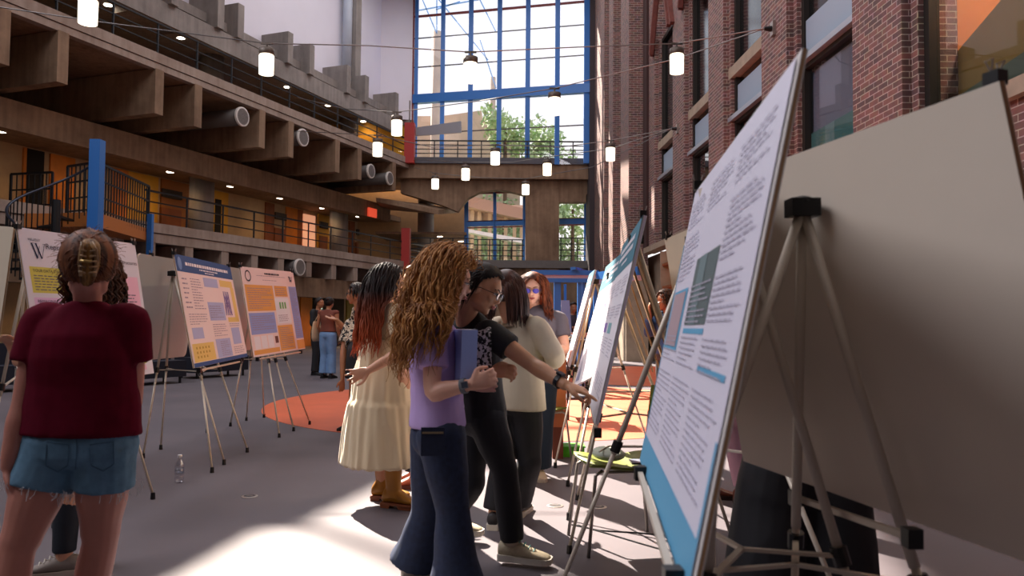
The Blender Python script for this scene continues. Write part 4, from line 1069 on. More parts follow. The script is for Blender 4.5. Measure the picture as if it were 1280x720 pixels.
# paired blank board seen from behind (largest), with easel in front
TRr, BRr = P(1256, 101, 1.44), P(1388, 735, 1.42)
TLr, BLr = P(878, 236, 2.34), P(934, 575, 2.34)
dirR = TLr - TRr
S, _ = board('display_board', 'huge blank grey board turned away, filling the side beside the brick wall', TRr, TLr, BLr, BRr, (1, .3, 0), mat('blank_grey', 'e4d8c8', .6, var=.02), th=.016, group='foam display boards')
clip(S(.02, 0, 0) + UP * .01, dirR, UP); clip(S(.72, 0, 0) + UP * .012, dirR, UP)
hd = P(1003, 260, 1.88)
easel('aluminium tripod easel in front of the huge blank board', hd, [V((.13, 1.72, 0)), V((1.06, 1.62, 0)), V((.80, 2.22, 0))], zb=.64, r=.0125, group=None, ledge=[P(1140, 672, 1.62), P(995, 622, 2.1)])

# ---- P2, P3, P4
TEALH = c_('teal_header', '40788c')
def right_poster(TL, TR, BR, BL, blab, plab, hv=.22, extra=None, th=.014):
    S, _ = board('display_board', blab, TL, TR, BR, BL, (-1, -.1, 0), th=th, group='foam display boards', edge=mat('lilac_edge', 'c8bccc', .6))
    S, r_ = poster(plab, S, WHT)
    block(S, r_, 0, 0, 1, hv, TEALH)
    mb = MB()
    for v in (.05, .1): lines(mb, S, .12, v, .85, v + .03, 1, th=.028, jitter=0)
    lines(mb, S, .35, .16, .65, .17, 1, th=.015, jitter=0); mb.build('header_lettering', WHT, r_, recalc=False)
    for (u0, u1) in ((.04, .3), (.36, .64), (.7, .96)):
        for (v0, v1, k) in ((.27, .37, 6), (.42, .5, 5), (.6, .7, 6), (.8, .9, 6)): para(S, r_, (u0, v0, u1, v1, k), MC['pale_ink'])
    return S, r_
near, far = 3.33, 4.5
S, r_ = right_poster(P(779, 308, far), P(805, 269, near), P(748, 531, near), P(736, 493, far), 'foam board of the teal header poster standing closest to the pointing hand', 'white poster with a teal header seen almost edge on')
block(S, r_, .05, .52, .3, .58, c_('violet_block', '8c78b8')); block(S, r_, .4, .52, .62, .58, c_('teal_spot', '7fb0b8'))
clip(S(.98, 0, 0) + UP * .008, S.c[1] - S.c[0], UP)
easel('aluminium tripod easel of the edge-on teal header poster', P(795, 300, 3.9), [G(712, 692), G(722, 625), V((1.15, 3.9, 0))], zb=.72, group=None, ledge=[P(747, 541, 3.33), P(738, 505, 4.3)])
S, r_ = right_poster(P(758, 334, 5.75), P(784, 311, 4.6), P(757, 476, 4.6), P(717, 483, 5.75), 'foam board of the sunlit teal header poster', 'sunlit white poster with a teal header and small violet chart')
block(S, r_, .5, .38, .72, .5, c_('violet_block', '8c78b8'))
mb = MB()
for k, (u, h_) in enumerate(((.1, .1), (.16, .22), (.22, .12), (.62, .3), (.7, .42), (.78, .2))):
    mb.add([S(u, .97, .004), S(u + .1, .97, .004), S(u + .05, .97 - h_, .004)], [(0, 1, 2)])
mb.build('peak_chart', c_('slate_peaks', '8a92b4'), r_, recalc=False)
easel('aluminium tripod easel of the sunlit teal header poster', P(765, 345, 5.3), [G(711, 650), G(710, 608), V((1.25, 5.2, 0))], zb=.74, group=None, ledge=[P(733, 487, 5.3)])
S, r_ = right_poster(P(737, 343, 7.6), P(744, 337, 6.7), P(713, 459, 6.7), P(708, 449, 7.6), 'thin edge-on foam board beside the blue booth', 'poster on the thin edge-on board beside the blue booth', .16)
easel('aluminium tripod easel of the thin board beside the blue booth', P(744, 352, 7.3), [G(694, 585), G(686, 566), V((1.3, 7.2, 0))], zb=.78, group=None, ledge=[P(711, 466, 6.9)])
# tan backs of the paired boards, leaning the other way
TANB = mat('tan_board', 'c0a484', .65)
for (px, ptop, pbot, Y, ln, lb) in (((790), 318, 470, 3.95, 1.1, 'tan backed board leaning behind the edge-on teal poster'), (783, 335, 470, 4.7, 1.0, 'second tan backed board behind the teal posters'), (778, 345, 468, 5.5, 1.0, 'third tan backed board behind the teal posters'), (772, 352, 465, 6.4, .9, 'farthest tan backed board behind the teal posters')):
    T = PX(px, Y, 1.68); B_ = PX(px, Y, .8); B_.x += .3; T.x += 0.0
    d = V((.17 * ln, ln, 0))
    S, _ = board('display_board', lb, T, T + d, B_ + d, B_, (1, .1, 0), TANB, group='foam display boards')
# cream board with its far corner by the brick wall
T = P(833, 299, 4.5); d = V((.06, -1.2, 0)); B_ = V((T.x + .14, T.y, .8))
Sq, _ = board('display_board', 'cream board whose corner shows between the tilted poster and the brick wall', T + d, T, B_, B_ + d, (1, .1, 0), CREAMB, group='foam display boards')
clip(T + V((0, -.05, .005)), d, UP)
easel('aluminium tripod easel whose long leg crosses before the cream corner board', P(869, 302, 3.0), [V((.16, 3.15, 0)), V((1.25, 2.75, 0)), V((.95, 3.6, 0))], zb=.72, r=.012, group=None)
# ================================================================== PEOPLE
def remesh(mb, vox, smooth=2, disp=None, name='body'):
    me = mb.mesh('tmp'); o = bpy.data.objects.new('tmp', me); COL.objects.link(o)
    md = o.modifiers.new('r', 'REMESH'); md.mode = 'VOXEL'; md.voxel_size = vox; md.use_smooth_shade = True
    if smooth:
        sm = o.modifiers.new('s', 'SMOOTH'); sm.factor = .5; sm.iterations = smooth
    dg = bpy.context.evaluated_depsgraph_get(); dg.update()
    out = bpy.data.meshes.new_from_object(o.evaluated_get(dg)); bpy.data.objects.remove(o)
    if disp:
        n = [v.normal.copy() for v in out.vertices]
        for v, nn in zip(out.vertices, n):
            d = disp(v.co); v.co = v.co + nn * d
    return out
def lerpv(a, b, t): return a + (b - a) * t
def catmull(pts, k=4):
    pts = [V(p) for p in pts]; out = []
    for i in range(len(pts) - 1):
        p0 = pts[max(i - 1, 0)]; p1 = pts[i]; p2 = pts[i + 1]; p3 = pts[min(i + 2, len(pts) - 1)]
        for j in range(k):
            t = j / k; out.append(.5 * ((2 * p1) + (p2 - p0) * t + (2 * p0 - 5 * p1 + 4 * p2 - p3) * t * t + (3 * p1 - p0 - 3 * p2 + p3) * t ** 3))
    out.append(pts[-1]); return out
def limb(mb, pts, rad, n=14, k=4, round_=True):
    """smooth round tapering tube with rounded ends"""
    pp = catmull(pts, k); rr = []
    for i in range(len(rad) - 1):
        for j in range(k): t = j / k; t = t * t * (3 - 2 * t); rr.append(rad[i] * (1 - t) + rad[i + 1] * t)
    rr.append(rad[-1]); mb.tube(pp, rr, n)
    if round_:
        mb.ell(pp[0], (rr[0],) * 3, None, 12, 8); mb.ell(pp[-1], (rr[-1],) * 3, None, 12, 8)
def torso(mb, secs, n=24):
    """secs: (centre, side, a, b[, fwd]) elliptical sections; side = vector to the figure's right"""
    rs = []
    for i, s in enumerate(secs):
        c, sd_, a, b = s[:4]
        ax = (secs[min(i + 1, len(secs) - 1)][0] - secs[max(i - 1, 0)][0]).normalized()
        sd_ = (sd_ - ax * sd_.dot(ax)).normalized(); fr = ax.cross(sd_)
        rs.append([c + sd_ * (a * abs(math.cos(t)) ** .9 * (1 if math.cos(t) > 0 else -1)) + fr * (b * abs(math.sin(t)) ** .95 * (1 if math.sin(t) > 0 else -1)) for t in [2 * math.pi * q / n for q in range(n)]])
    mb.rings(rs)
def hand(mb, wrist, d, palm, side, curl=.35, s=1.0, spread=.10, thumb_in=.3, curls=None):
    """d: direction wrist->fingers, palm: palm normal, side: +1 thumb on the (d x palm) side"""
    d = V(d).normalized(); palm = V(palm); palm = (palm - d * palm.dot(d)).normalized(); w_ = d.cross(palm) * side   # towards the thumb
    rs = []
    for t, hw, hh in ((-.01, .022, .018), (.02, .030, .016), (.05, .038, .014), (.085, .040, .012)):
        c = wrist + d * t * s
        rs.append([c + w_ * hw * s * math.cos(q) + palm * hh * s * math.sin(q) for q in [2 * math.pi * i / 12 for i in range(12)]])
    mb.rings(rs); mb.ell(wrist, (.024 * s,) * 3)
    for k, (off, L, r_) in enumerate(((.030, .070, .0085), (.010, .080, .0088), (-.011, .074, .0085), (-.030, .058, .0075))):
        cu = curls[k] if curls else curl
        base = wrist + d * (.078 * s) + w_ * off * s; dd = (d + w_ * (off / .03) * spread).normalized(); p = base; pts = [base - dd * .02 * s, base]; ang = cu * .5
        ax = None
        for seg, l in enumerate((.45, .32, .23)):
            q = dd * math.cos(ang) + palm * math.sin(ang); p = p + q * (L * l * s); pts.append(p); ang += cu * 1.0
        limb(mb, pts, [r_ * s * f for f in (1.05, 1.05, 1.0, .92, .75)], 8, 2)
    b = wrist + d * .025 * s + w_ * .026 * s
    t1 = b + (d * .6 + w_ * .75 + palm * .25).normalized() * .034 * s
    t2 = t1 + (d * .9 + w_ * (.35 - thumb_in) + palm * (.2 + thumb_in * .6)).normalized() * .030 * s
    t3 = t2 + (d * .95 + w_ * (.1 - thumb_in) + palm * (.25 + thumb_in * .5)).normalized() * .024 * s
    limb(mb, [wrist + d * .012 * s + w_ * .012 * s, b, t1, t2, t3], [.014 * s, .014 * s, .011 * s, .010 * s, .008 * s], 8, 2)
class Head:
    def __init__(s, c, f, up=UP, sc=1.0):
        f = V(f).normalized(); up = V(up); up = (up - f * up.dot(f)).normalized(); r_ = f.cross(up)
        s.M = Matrix((r_, f, up)).transposed(); s.c = V(c); s.s = sc; s.r = r_; s.f = f; s.u = up
    def __call__(s, x, y, z): return s.c + s.M @ (V((x, y, z)) * s.s)
    def loc(s, p): return s.M.transposed() @ (p - s.c) / s.s
def head_mesh(mb, H):
    e = lambda c, r_, R=None: mb.ell(H(*c), [q * H.s for q in r_], H.M @ R if R else H.M, 20, 14)
    e((0, -.012, .030), (.073, .092, .083)); e((0, .018, -.02), (.063, .070, .085)); e((0, .030, -.060), (.047, .048, .045)); e((0, .060, -.088), (.022, .020, .018))
    e((0, .052, .028), (.056, .035, .040))
    for s_ in (-1, 1):
        e((.034 * s_, .062, -.022), (.022, .018, .020)); e((.030 * s_, .079, .024), (.022, .009, .007)); e((.072 * s_, -.008, -.010), (.008, .018, .030), Matrix.Rotation(-.25, 3, 'X'))
        e((.011 * s_, .094, -.028), (.008, .009, .007)); e((.040 * s_, .018, -.062), (.018, .034, .020))
    mb.rings([[H(w_ * math.cos(q), y + .006 * math.sin(q), z) for q in [2 * math.pi * i / 10 for i in range(10)]] for (y, z, w_) in ((.080, .022, .007), (.088, .004, .0075), (.100, -.016, .009), (.104, -.024, .011), (.092, -.033, .011))])
    e((0, .087, -.050), (.021, .008, .0055)); e((0, .085, -.060), (.018, .009, .0065)); e((0, .078, -.042), (.018, .010, .010))
def face_parts(H, par, brow, glasses_=None, lens=None, eyes=True, lips='a8544a'):
    ew = mat('eye_white', 'e8e4e0', .3); ed = mat('iris_dark', '20140e', .2)
    for s_ in (-1, 1):
        MB().ell(H(.031 * s_, .0765, .007), (.0118 * H.s, .0095 * H.s, .0062 * H.s), H.M).build('eye', ew, par, True)
        MB().ell(H(.031 * s_, .0845, .006), (.0052 * H.s, .0025 * H.s, .0052 * H.s), H.M, 12, 8).build('iris', ed, par, True)
        limb_ = MB(); limb(limb_, [H(.013 * s_, .086, .026), H(.031 * s_, .085, .031), H(.050 * s_, .072, .026)], [.003, .0035, .002], 6, 3); limb_.build('eyebrow', brow, par, True)
        mb = MB(); limb(mb, [H(.019 * s_, .083, .011), H(.031 * s_, .088, .0145), H(.044 * s_, .080, .011)], [.0012, .0018, .0012], 6, 3); mb.build('upper_lid', brow, par, True)
    mb = MB(); limb(mb, [H(-.021, .0865, -.053), H(-.008, .0945, -.0505), H(0, .0945, -.052), H(.008, .0945, -.0505), H(.021, .0865, -.053)], [.0025, .0042, .0038, .0042, .0025], 8, 3)
    limb(mb, [H(-.018, .087, -.057), H(0, .094, -.0605), H(.018, .087, -.057)], [.0025, .005, .0025], 8, 3); mb.build('lips', mat('lips_' + lips, lips, .4), par, True)
    if glasses_:
        root = empty('eyeglasses', H(0, .1, .005), glasses_[0], 'glasses')
        fm_ = glasses_[1]
        for s_ in (-1, 1):
            pts = [H(s_ * (.033 + .024 * math.cos(a)), .099 - .004 * abs(math.cos(a)), .003 + .019 * math.sin(a)) for a in [2 * math.pi * i / 20 for i in range(21)]]
            MB().tube(pts, .0016, 6).build('rim', fm_, root, True)
            mb = MB(); mb.add([H(s_ * (.033 + .0235 * math.cos(a)), .099 - .004 * abs(math.cos(a)), .003 + .0185 * math.sin(a)) for a in [2 * math.pi * i / 20 for i in range(20)]], [tuple(range(20))]); mb.build('lens', lens or glass('lens_clear', (.95, .95, .95), .18), root)
            MB().tube([H(.056 * s_, .097, .008), H(.072 * s_, .08, .008), H(.078 * s_, .01, .004), H(.079 * s_, -.02, -.008)], .0015, 6).build('temple', fm_, root, True)
        MB().tube([H(-.010, .1, .006), H(0, .102, .010), H(.010, .1, .006)], .0015, 6).build('bridge', fm_, root, True)
def hairmat(name, c1, c2, sc=30, rough=.6, tipz=None, tipc=None):
    m = bpy.data.materials.new(name); m.use_nodes = True; nt = m.node_tree; b = nt.nodes['Principled BSDF']; b.inputs['Roughness'].default_value = rough; b.inputs['Specular IOR Level'].default_value = .3
    tc = nt.nodes.new('ShaderNodeTexCoord'); mp = nt.nodes.new('ShaderNodeMapping'); mp.inputs['Scale'].default_value = (1, 1, .12)
    nz = nt.nodes.new('ShaderNodeTexNoise'); nz.inputs['Scale'].default_value = sc * 2.2; nz.inputs['Detail'].default_value = 5
    nt.links.new(tc.outputs['Object'], mp.inputs[0]); nt.links.new(mp.outputs[0], nz.inputs['Vector'])
    r = nt.nodes.new('ShaderNodeValToRGB'); r.color_ramp.elements[0].position = .35; r.color_ramp.elements[1].position = .68
    r.color_ramp.elements[0].color = lin(c1); r.color_ramp.elements[1].color = lin(c2); nt.links.new(nz.outputs['Fac'], r.inputs[0])
    out = r.outputs[0]
    if tipc:   # dyed ends (the hair's own colour below a height)
        sp = nt.nodes.new('ShaderNodeSeparateXYZ'); nt.links.new(tc.outputs['Object'], sp.inputs[0])
        mr = nt.nodes.new('ShaderNodeMapRange'); mr.inputs['From Min'].default_value = tipz[0]; mr.inputs['From Max'].default_value = tipz[1]; nt.links.new(sp.outputs[2], mr.inputs['Value'])
        mx = nt.nodes.new('ShaderNodeMixRGB'); mx.inputs[1].default_value = lin(tipc); nt.links.new(mr.outputs[0], mx.inputs[0]); nt.links.new(out, mx.inputs[2]); out = mx.outputs[0]
    nt.links.new(out, b.inputs['Base Color'])
    bp = nt.nodes.new('ShaderNodeBump'); bp.inputs['Strength'].default_value = .4; bp.inputs['Distance'].default_value = .004; nt.links.new(nz.outputs['Fac'], bp.inputs['Height']); nt.links.new(bp.outputs[0], b.inputs['Normal'])
    return m
def hair_cap(H, m, par, grow=1.08, front=.045, low=-.05, name='hair_cap'):
    """close-fitting scalp hair, open at the face"""
    nu, nv = 40, 28; vs = []; keep = []
    for j in range(nv + 1):
        ph = math.pi * j / nv
        for i in range(nu):
            t = 2 * math.pi * i / nu
            x, y, z = .073 * grow * math.sin(ph) * math.cos(t), .092 * grow * math.sin(ph) * math.sin(t), .084 * grow * math.cos(ph)
            vs.append((x, y - .012, z + .030))
    def ok(v): x, y, z = v; return (z > low + .02 * (y < 0)) and not (y > front - .03 + (z - .04) * .9 and z < .085)
    fs = []
    for j in range(nv):
        for i in range(nu):
            q = (j * nu + i, (j + 1) * nu + i, (j + 1) * nu + (i + 1) % nu, j * nu + (i + 1) % nu)
            if sum(ok(vs[k]) for k in q) >= 3: fs.append(q)
    mb = MB(); mb.add([H(*v) for v in vs], fs)
    o = mb.build(name, m, par, True, recalc=False)
    md = o.modifiers.new('thick', 'SOLIDIFY'); md.thickness = .008; md.offset = 1
    return o
def locks(H, m, par, n=220, length=.45, wave=.012, wl=.06, r0=.009, cols=(), seed=1, part=0, spread=.2, vol=.012, front=.03, steps=22, name='hair', lenvar=.25, back=0.0, stiff=.72, ymax=.06, zmin=0.0, ycl=None, coh=9.0, drift=0.0):
    rr = random.Random(seed); mb = MB()
    for q in range(n):
        while True:   # root on the scalp
            u = rr.uniform(-1, 1); ph = rr.uniform(0, 2 * math.pi); s_ = math.sqrt(1 - u * u)
            x, y, z = s_ * math.cos(ph) * .075, s_ * math.sin(ph) * .094 - .012, u * .086 + .030
            if z > zmin and y < ymax - max(0, (.07 - z)) * .9: break
        side = 1 if x > part else -1
        d = V((side * (.8 + spread), -.35 - back, .15 if z > .09 else -.4)); p = V((x, y, z)); L = length * (1 - rr.random() * lenvar); h = L / steps
        p = H(*p); dw = (H.M @ d).normalized(); pts = []; ph0 = 9 * noise.noise(V((x, y, z)) * coh * 2) + 5 * noise.noise(V((z, x, y)) * coh + V((seed, 0, 0))) + rr.uniform(-.5, .5); rx = rr.uniform(.8, 1.25); lift = rr.uniform(.2, 1.0) * vol
        for k in range(steps + 1):
            lp = H.loc(p) - V((0, -.012, .02)); E = V((.080 + lift / H.s, .097 + lift / H.s, .092 + lift / H.s))
            e = V((lp.x / E.x, lp.y / E.y, lp.z / E.z)); 
            if e.length < 1: lp = lp / e.length; p = H.c + H.M @ ((lp + V((0, -.012, .02))) * H.s)
            lp = H.loc(p)
            if lp.y > front and lp.z < .05 and abs(lp.x) < .075:
                lp.x = (.078 + .5 * lift) * (1 if lp.x > 0 else -1); p = H.c + H.M @ (lp * H.s)
            if ycl is not None and lp.z < .075 and lp.y > ycl: lp.y = ycl - .3 * (lp.y - ycl); p = H.c + H.M @ (lp * H.s)
            for (a, b_, ra) in cols:   # push out of neck and shoulders
                ab = b_ - a; t = max(0, min(1, (p - a).dot(ab) / ab.length_squared)); c = a + ab * t; dd = p - c
                if dd.length < ra + lift: p = c + dd.normalized() * (ra + lift)
            pts.append(p.copy())
            dw = (dw * stiff + (V((0, 0, -1)) - H.f * drift) * (1 - stiff)).normalized(); p = p + dw * h
        a1 = V((math.cos(ph0), math.sin(ph0), 0)); out = []
        for k, p in enumerate(pts):
            t = k / steps; w_ = wave * min(1, t * 2.2) * rx; s = t * L
            out.append(p + a1 * (w_ * math.sin(2 * math.pi * s / wl + ph0)) + a1.cross(UP) * (w_ * .7 * math.cos(2 * math.pi * s / wl * 1.05 + ph0)))
        mb.tube(out, [r0 * (.6 + .6 * math.sin(math.pi * min(1, t_ / steps * 1.25)) ** .7) * (1 - .75 * max(0, t_ / steps - .75) * 4 * .9) for t_ in range(steps + 1)], 6)
    return mb.build(name, m, par, True, recalc=False)
def shoe(name, ankle, d, m, sole, par=None, L=.25, label=None, laces=None, tilt=0.0, group=None, high=.07, wd=.043):
    """trainer-like shoe: sole with the ground at ankle.z - .085"""
    d = V(d); d.z = 0; d.normalize(); sd_ = V((d.y, -d.x, 0)); g = V((ankle.x, ankle.y, ankle.z - .085))
    Q = Matrix.Rotation(tilt, 3, sd_)
    toe = g + d * (L - .07)
    T = lambda y, x, z: toe + Q @ (d * (y - (L - .07)) + sd_ * x + UP * z)
    root = empty('shoe', g, None, None) if False else None
    mb = MB(); rs = []
    prof = [(-.065, .026, .085, .030), (-.055, .034, .10, .036), (-.02, .036, .105, .038), (.02, .036, .10, .036), (.06, .038, .080, .040), (.10, .042, .062, .044), (.14, .043, .050, .046), (.165, .036, .040, .040), (.18, .018, .028, .022)]
    k_ = L / .25
    for y, w_, h_, w2 in prof:
        ring = []
        for q in range(14):
            a = 2 * math.pi * q / 14; cx_, cz_ = math.cos(a), math.sin(a)
            ring.append(T(y * k_, cx_ * w_ * wd / .043, .02 + (h_ - .02) * .5 * (1 + cz_)))
        rs.append(ring)
    mb.rings(rs); o = mb.build(name, m, par, True)
    mb = MB(); rs = []
    for y, w_, h_, w2 in prof:
        w2 *= wd / .043
        y2 = y * k_ * 1.03
        rs.append([T(y2, -w2, .0), T(y2, w2, .0), T(y2, w2 * 1.02, .028 + (.006 if y < 0 else 0)), T(y2, -w2 * 1.02, .028 + (.006 if y < 0 else 0))])
    mb.rings(rs); mb.build('sole', sole, par, False)
    if laces:
        for j in range(4):
            y = (.035 + .022 * j) * k_; z = .108 - .013 * j
            MB().tube([T(y, -.022, z - .012), T(y + .004, 0, z), T(y, .022, z - .012)], .003, 6).build('lace', laces, par)
def fold(amp, f, seed=0, stretch=(1, 1, .35), fine=.25):
    def g(p):
        q = V((p.x * f * stretch[0] + seed, p.y * f * stretch[1], p.z * f * stretch[2]))
        n1 = noise.noise(q); n2 = noise.noise(q * 2.3 + V((5, 2, 1)))
        return amp * ((1 - abs(n1) * 2) * .6 + n2 * fine * 1.6)
    return g
SKIN_A = dict(color='c98a70', rough=.5, var=.05, scale=14, sss=.08)
def skinm(name, c): return mat(name, c, .48, var=.05, scale=14, sss=.06)

def figure(label, J, skin, vox=.006, hair=None, hands=(None, None), top=None, bottom=None, shoes=None, head_sc=1.0, build=1.0, group=None, neck_r=.052, legs=True, arms=(True, True), headmesh=True):
    """J: joints in world space. keys: hipL hipR kneeL kneeR ankL ankR shL shR elL elR wrL wrR neck head face(up)"""
    hc = (J['hipL'] + J['hipR']) / 2; root = empty('person', (hc.x, hc.y, min(J['ankL'].z, J['ankR'].z) - .085), label, 'person', group)
    H = Head(J['head'], J['face'], J.get('hup', UP), head_sc)
    hs = (J['hipR'] - J['hipL']).normalized(); ss = (J['shR'] - J['shL']).normalized(); sc_ = (J['shL'] + J['shR']) / 2; neck = J['neck']
    b = build; mb = MB()
    if headmesh: head_mesh(mb, H)
    lo = J['neck'] - (J['neck'] - sc_) * .6; nb = H(0, -.028, -.055)
    limb(mb, [lerpv(neck, sc_, .7), neck, nb], [neck_r * 1.25, neck_r, neck_r * .98], 16)
    half = (J['shR'] - J['shL']).length / 2; axis = sc_ - hc
    S_ = lambda t, a, bb, off=0.0: (hc + axis * t + off * (axis.normalized().cross(lerpv(hs, ss, max(0, min(1, t))).normalized())), lerpv(hs, ss, max(0, min(1, t))).normalized(), a * b, bb * b)
    body = [S_(-.16, .10, .07), S_(-.06, .165, .105), S_(.06, .168, .11), S_(.30, .135, .095), S_(.45, .122, .09), S_(.70, .142, .105, -.0), S_(.88, max(.13, half * .92), .10), S_(.98, half * .95, .078), S_(1.06, half * .72, .06), (lerpv(sc_, neck, .75), ss, neck_r * 1.5, neck_r * 1.2)]
    torso(mb, body)
    for k, s_ in (('L', -1), ('R', 1)):
        sh, el, wr = J['sh' + k], J['el' + k], J['wr' + k]
        limb(mb, [lerpv(sh, sc_, .25), sh, lerpv(sh, el, .5), el, lerpv(el, wr, .3), lerpv(el, wr, .7), wr], [.050 * b, .050 * b, .043 * b, .036 * b, .039 * b, .031 * b, .024], 14)
        if legs:
            hp, kn, an = J['hip' + k], J['knee' + k], J['ank' + k]
            limb(mb, [hp, lerpv(hp, kn, .45), lerpv(hp, kn, .85), kn, lerpv(kn, an, .3), lerpv(kn, an, .65), an], [.092 * b, .080 * b, .060 * b, .054 * b, .057 * b, .045 * b, .036], 16)
        hd = hands[0 if k == 'L' else 1]
        if hd is not None:
            hand(mb, wr, hd['d'], hd['palm'], hd.get('side', s_), hd.get('curl', .35), hd.get('s', .98), hd.get('spread', .1), hd.get('thumb', .3), hd.get('curls'))
    me = remesh(mb, vox, 2); link('body', me, skin, root, True, False)
    out = {'root': root, 'H': H, 'S': S_, 'hc': hc, 'sc': sc_, 'hs': hs, 'ss': ss, 'half': half, 'axis': axis, 'b': b}
    if top: make_top(out, J, **top)
    if bottom: make_bottom(out, J, **bottom)
    return out
def make_top(o, J, m, hem=0.02, sleeve=.55, loose=.014, vox=.009, flare=0.0, name='shirt', amp=.005, f=9, neck_cut=.86, sl_r=.062, sleeve_end=None, waist=None, seed=3, shawl=False):
    mb = MB(); b = o['b']; S_ = o['S']; L = loose; half = o['half']
    wf = waist or .132
    secs = [S_(hem, .168 + L + flare, .108 + L + flare * .7), S_(hem * .5 + .12, .162 + L + flare * .7, .106 + L + flare * .5), S_(.32, wf + .012 + L, .098 + L), S_(.48, wf + L, .096 + L), S_(.70, .145 + L, .108 + L), S_(.88, max(.133, half * .93) + L * .7, .104 + L * .6), S_(.985, half * .95 + L * .5, .082 + L * .4), S_(1.06, half * .75 + .006, .064 + .006), (lerpv(o['sc'], J['neck'], neck_cut), o['ss'], .075, .066)]
    secs = [s for i, s in enumerate(secs)]
    torso(mb, secs)
    for k in 'LR':
        sh, el, wr = J['sh' + k], J['el' + k], J['wr' + k]
        if sleeve <= 0: limb(mb, [lerpv(sh, o['sc'], .3), sh], [.055 * b, .057 * b]); continue
        if sleeve <= 1:
            e = lerpv(sh, el, sleeve); limb(mb, [lerpv(sh, o['sc'], .3), sh, lerpv(sh, e, .5), e], [.058 * b, .060 * b, sl_r * .96 * b, sl_r * b], 16, round_=False)
            mb.ell(lerpv(sh, o['sc'], .3), (.05, .05, .05)); mb.ell(sh, (.057 * b,) * 3)
        else:
            e = lerpv(el, wr, sleeve - 1); limb(mb, [lerpv(sh, o['sc'], .3), sh, lerpv(sh, el, .5), el, e], [.058 * b, .062 * b, sl_r * b, sl_r * .9 * b, (sleeve_end or sl_r * .8) * b], 16, round_=False)
            mb.ell(sh, (.058 * b,) * 3)
    me = remesh(mb, vox, 2, fold(amp, f, seed)); link(name, me, m, o['root'], True, False)
def make_bottom(o, J, m, kind='pants', r=(.105, .098, .075, .07, .075), vox=.009, amp=.004, f=10, name=None, seed=9, crop=1.0, top_=.14, hem_r=None, skirt=None):
    mb = MB(); b = o['b']; S_ = o['S']
    if kind == 'skirt':
        secs = []
        for (t, c, a, bb) in skirt: secs.append((c, o['hs'], a, bb))
        torso(mb, secs[::-1], 36)
        me = remesh(mb, vox, 1, fold(amp, f, seed, (1, 1, .05), .5)); link(name or 'skirt', me, m, o['root'], True, False); return
    torso(mb, [S_(-.17, .11, .085), S_(-.08, .172, .115), S_(.05, .176, .12), S_(top_, .160, .108), S_(top_ + .04, .152, .104)])
    for k in 'LR':
        hp, kn, an = J['hip' + k], J['knee' + k], J['ank' + k]
        if kind == 'pants':
            e = lerpv(kn, an, crop)
            limb(mb, [lerpv(hp, o['hc'], .1), lerpv(hp, kn, .4), lerpv(hp, kn, .85), kn, lerpv(kn, e, .5), e], [r[0] * b, r[1] * b, r[2] * b, r[2] * b * .97, r[3] * b, r[4] * b], 18, round_=False)
            mb.ell(lerpv(hp, o['hc'], .1), (r[0] * b,) * 3)
        else:
            e = lerpv(hp, kn, crop); limb(mb, [lerpv(hp, o['hc'], .1), lerpv(hp, e, .5), e], [r[0] * b, r[1] * b, r[2] * b], 18, round_=False); mb.ell(lerpv(hp, o['hc'], .1), (r[0] * b,) * 3)
    me = remesh(mb, vox, 2, fold(amp, f, seed)); link(name or ('shorts' if kind == 'shorts' else 'trousers'), me, m, o['root'], True, False)
def simpleJ(foot, heading, h=1.62, arms='down', lean=0.0, head_down=0.0, step=.0, wid=.19):
    """standing pose from the point between the feet; heading = direction faced"""
    f = V(heading); f.z = 0; f.normalize(); r_ = V((f.y, -f.x, 0)); k = h / 1.62; T = lambda x, y, z: V(foot) + r_ * x * k + f * y * k + UP * z * k
    J = dict(hipL=T(-.085, 0, .87), hipR=T(.085, 0, .87), kneeL=T(-.09, .02 + step * .5, .47), kneeR=T(.09, .02 - step * .3, .47), ankL=T(-.095, step, .085 / k), ankR=T(.095, -step, .085 / k),
             shL=T(-wid, lean, 1.32), shR=T(wid, lean, 1.32), neck=T(0, lean + .01, 1.38), head=T(0, lean + .04 + head_down * .05, 1.51), face=(f - UP * head_down), hup=UP)
    for s_, q in ((-1, 'L'), (1, 'R')):
        if arms == 'down': J['el' + q] = T(s_ * (wid + .04), lean - .02, 1.05); J['wr' + q] = T(s_ * (wid + .03), lean + .08, .82)
        elif arms == 'folded': J['el' + q] = T(s_ * (wid + .04), lean + .03, 1.06); J['wr' + q] = T(-s_ * .05, lean + .2, 1.06 + .03 * s_)
        elif arms == 'up': J['el' + q] = T(s_ * (wid + .03), lean + .14, 1.12); J['wr' + q] = T(s_ * .09, lean + .20, 1.36)
    return J, T, f, r_

# --------- shared materials
SK1 = skinm('skin_fair', 'e0ac94'); SK2 = skinm('skin_warm', 'd49c7c'); SK3 = skinm('skin_tan', 'a8704e'); SK4 = skinm('skin_rosy', 'bd8070')
DENIM_D = mat('dark_denim', '1a2844', .8, var=.25, scale=40); DENIM_L = mat('light_denim', '5c829c', .85, var=.22, scale=18, bump=.25)
BLK = mat('black_cloth', '101014', .75, var=.1); BLKP = mat('black_trouser_cloth', '14141a', .7)
BROWH = mat('brow_brown', '4a3020', .6); BROWB = mat('brow_black', '120c0a', .6)
WSOLE = mat('white_sole', 'cfc8bc', .6)

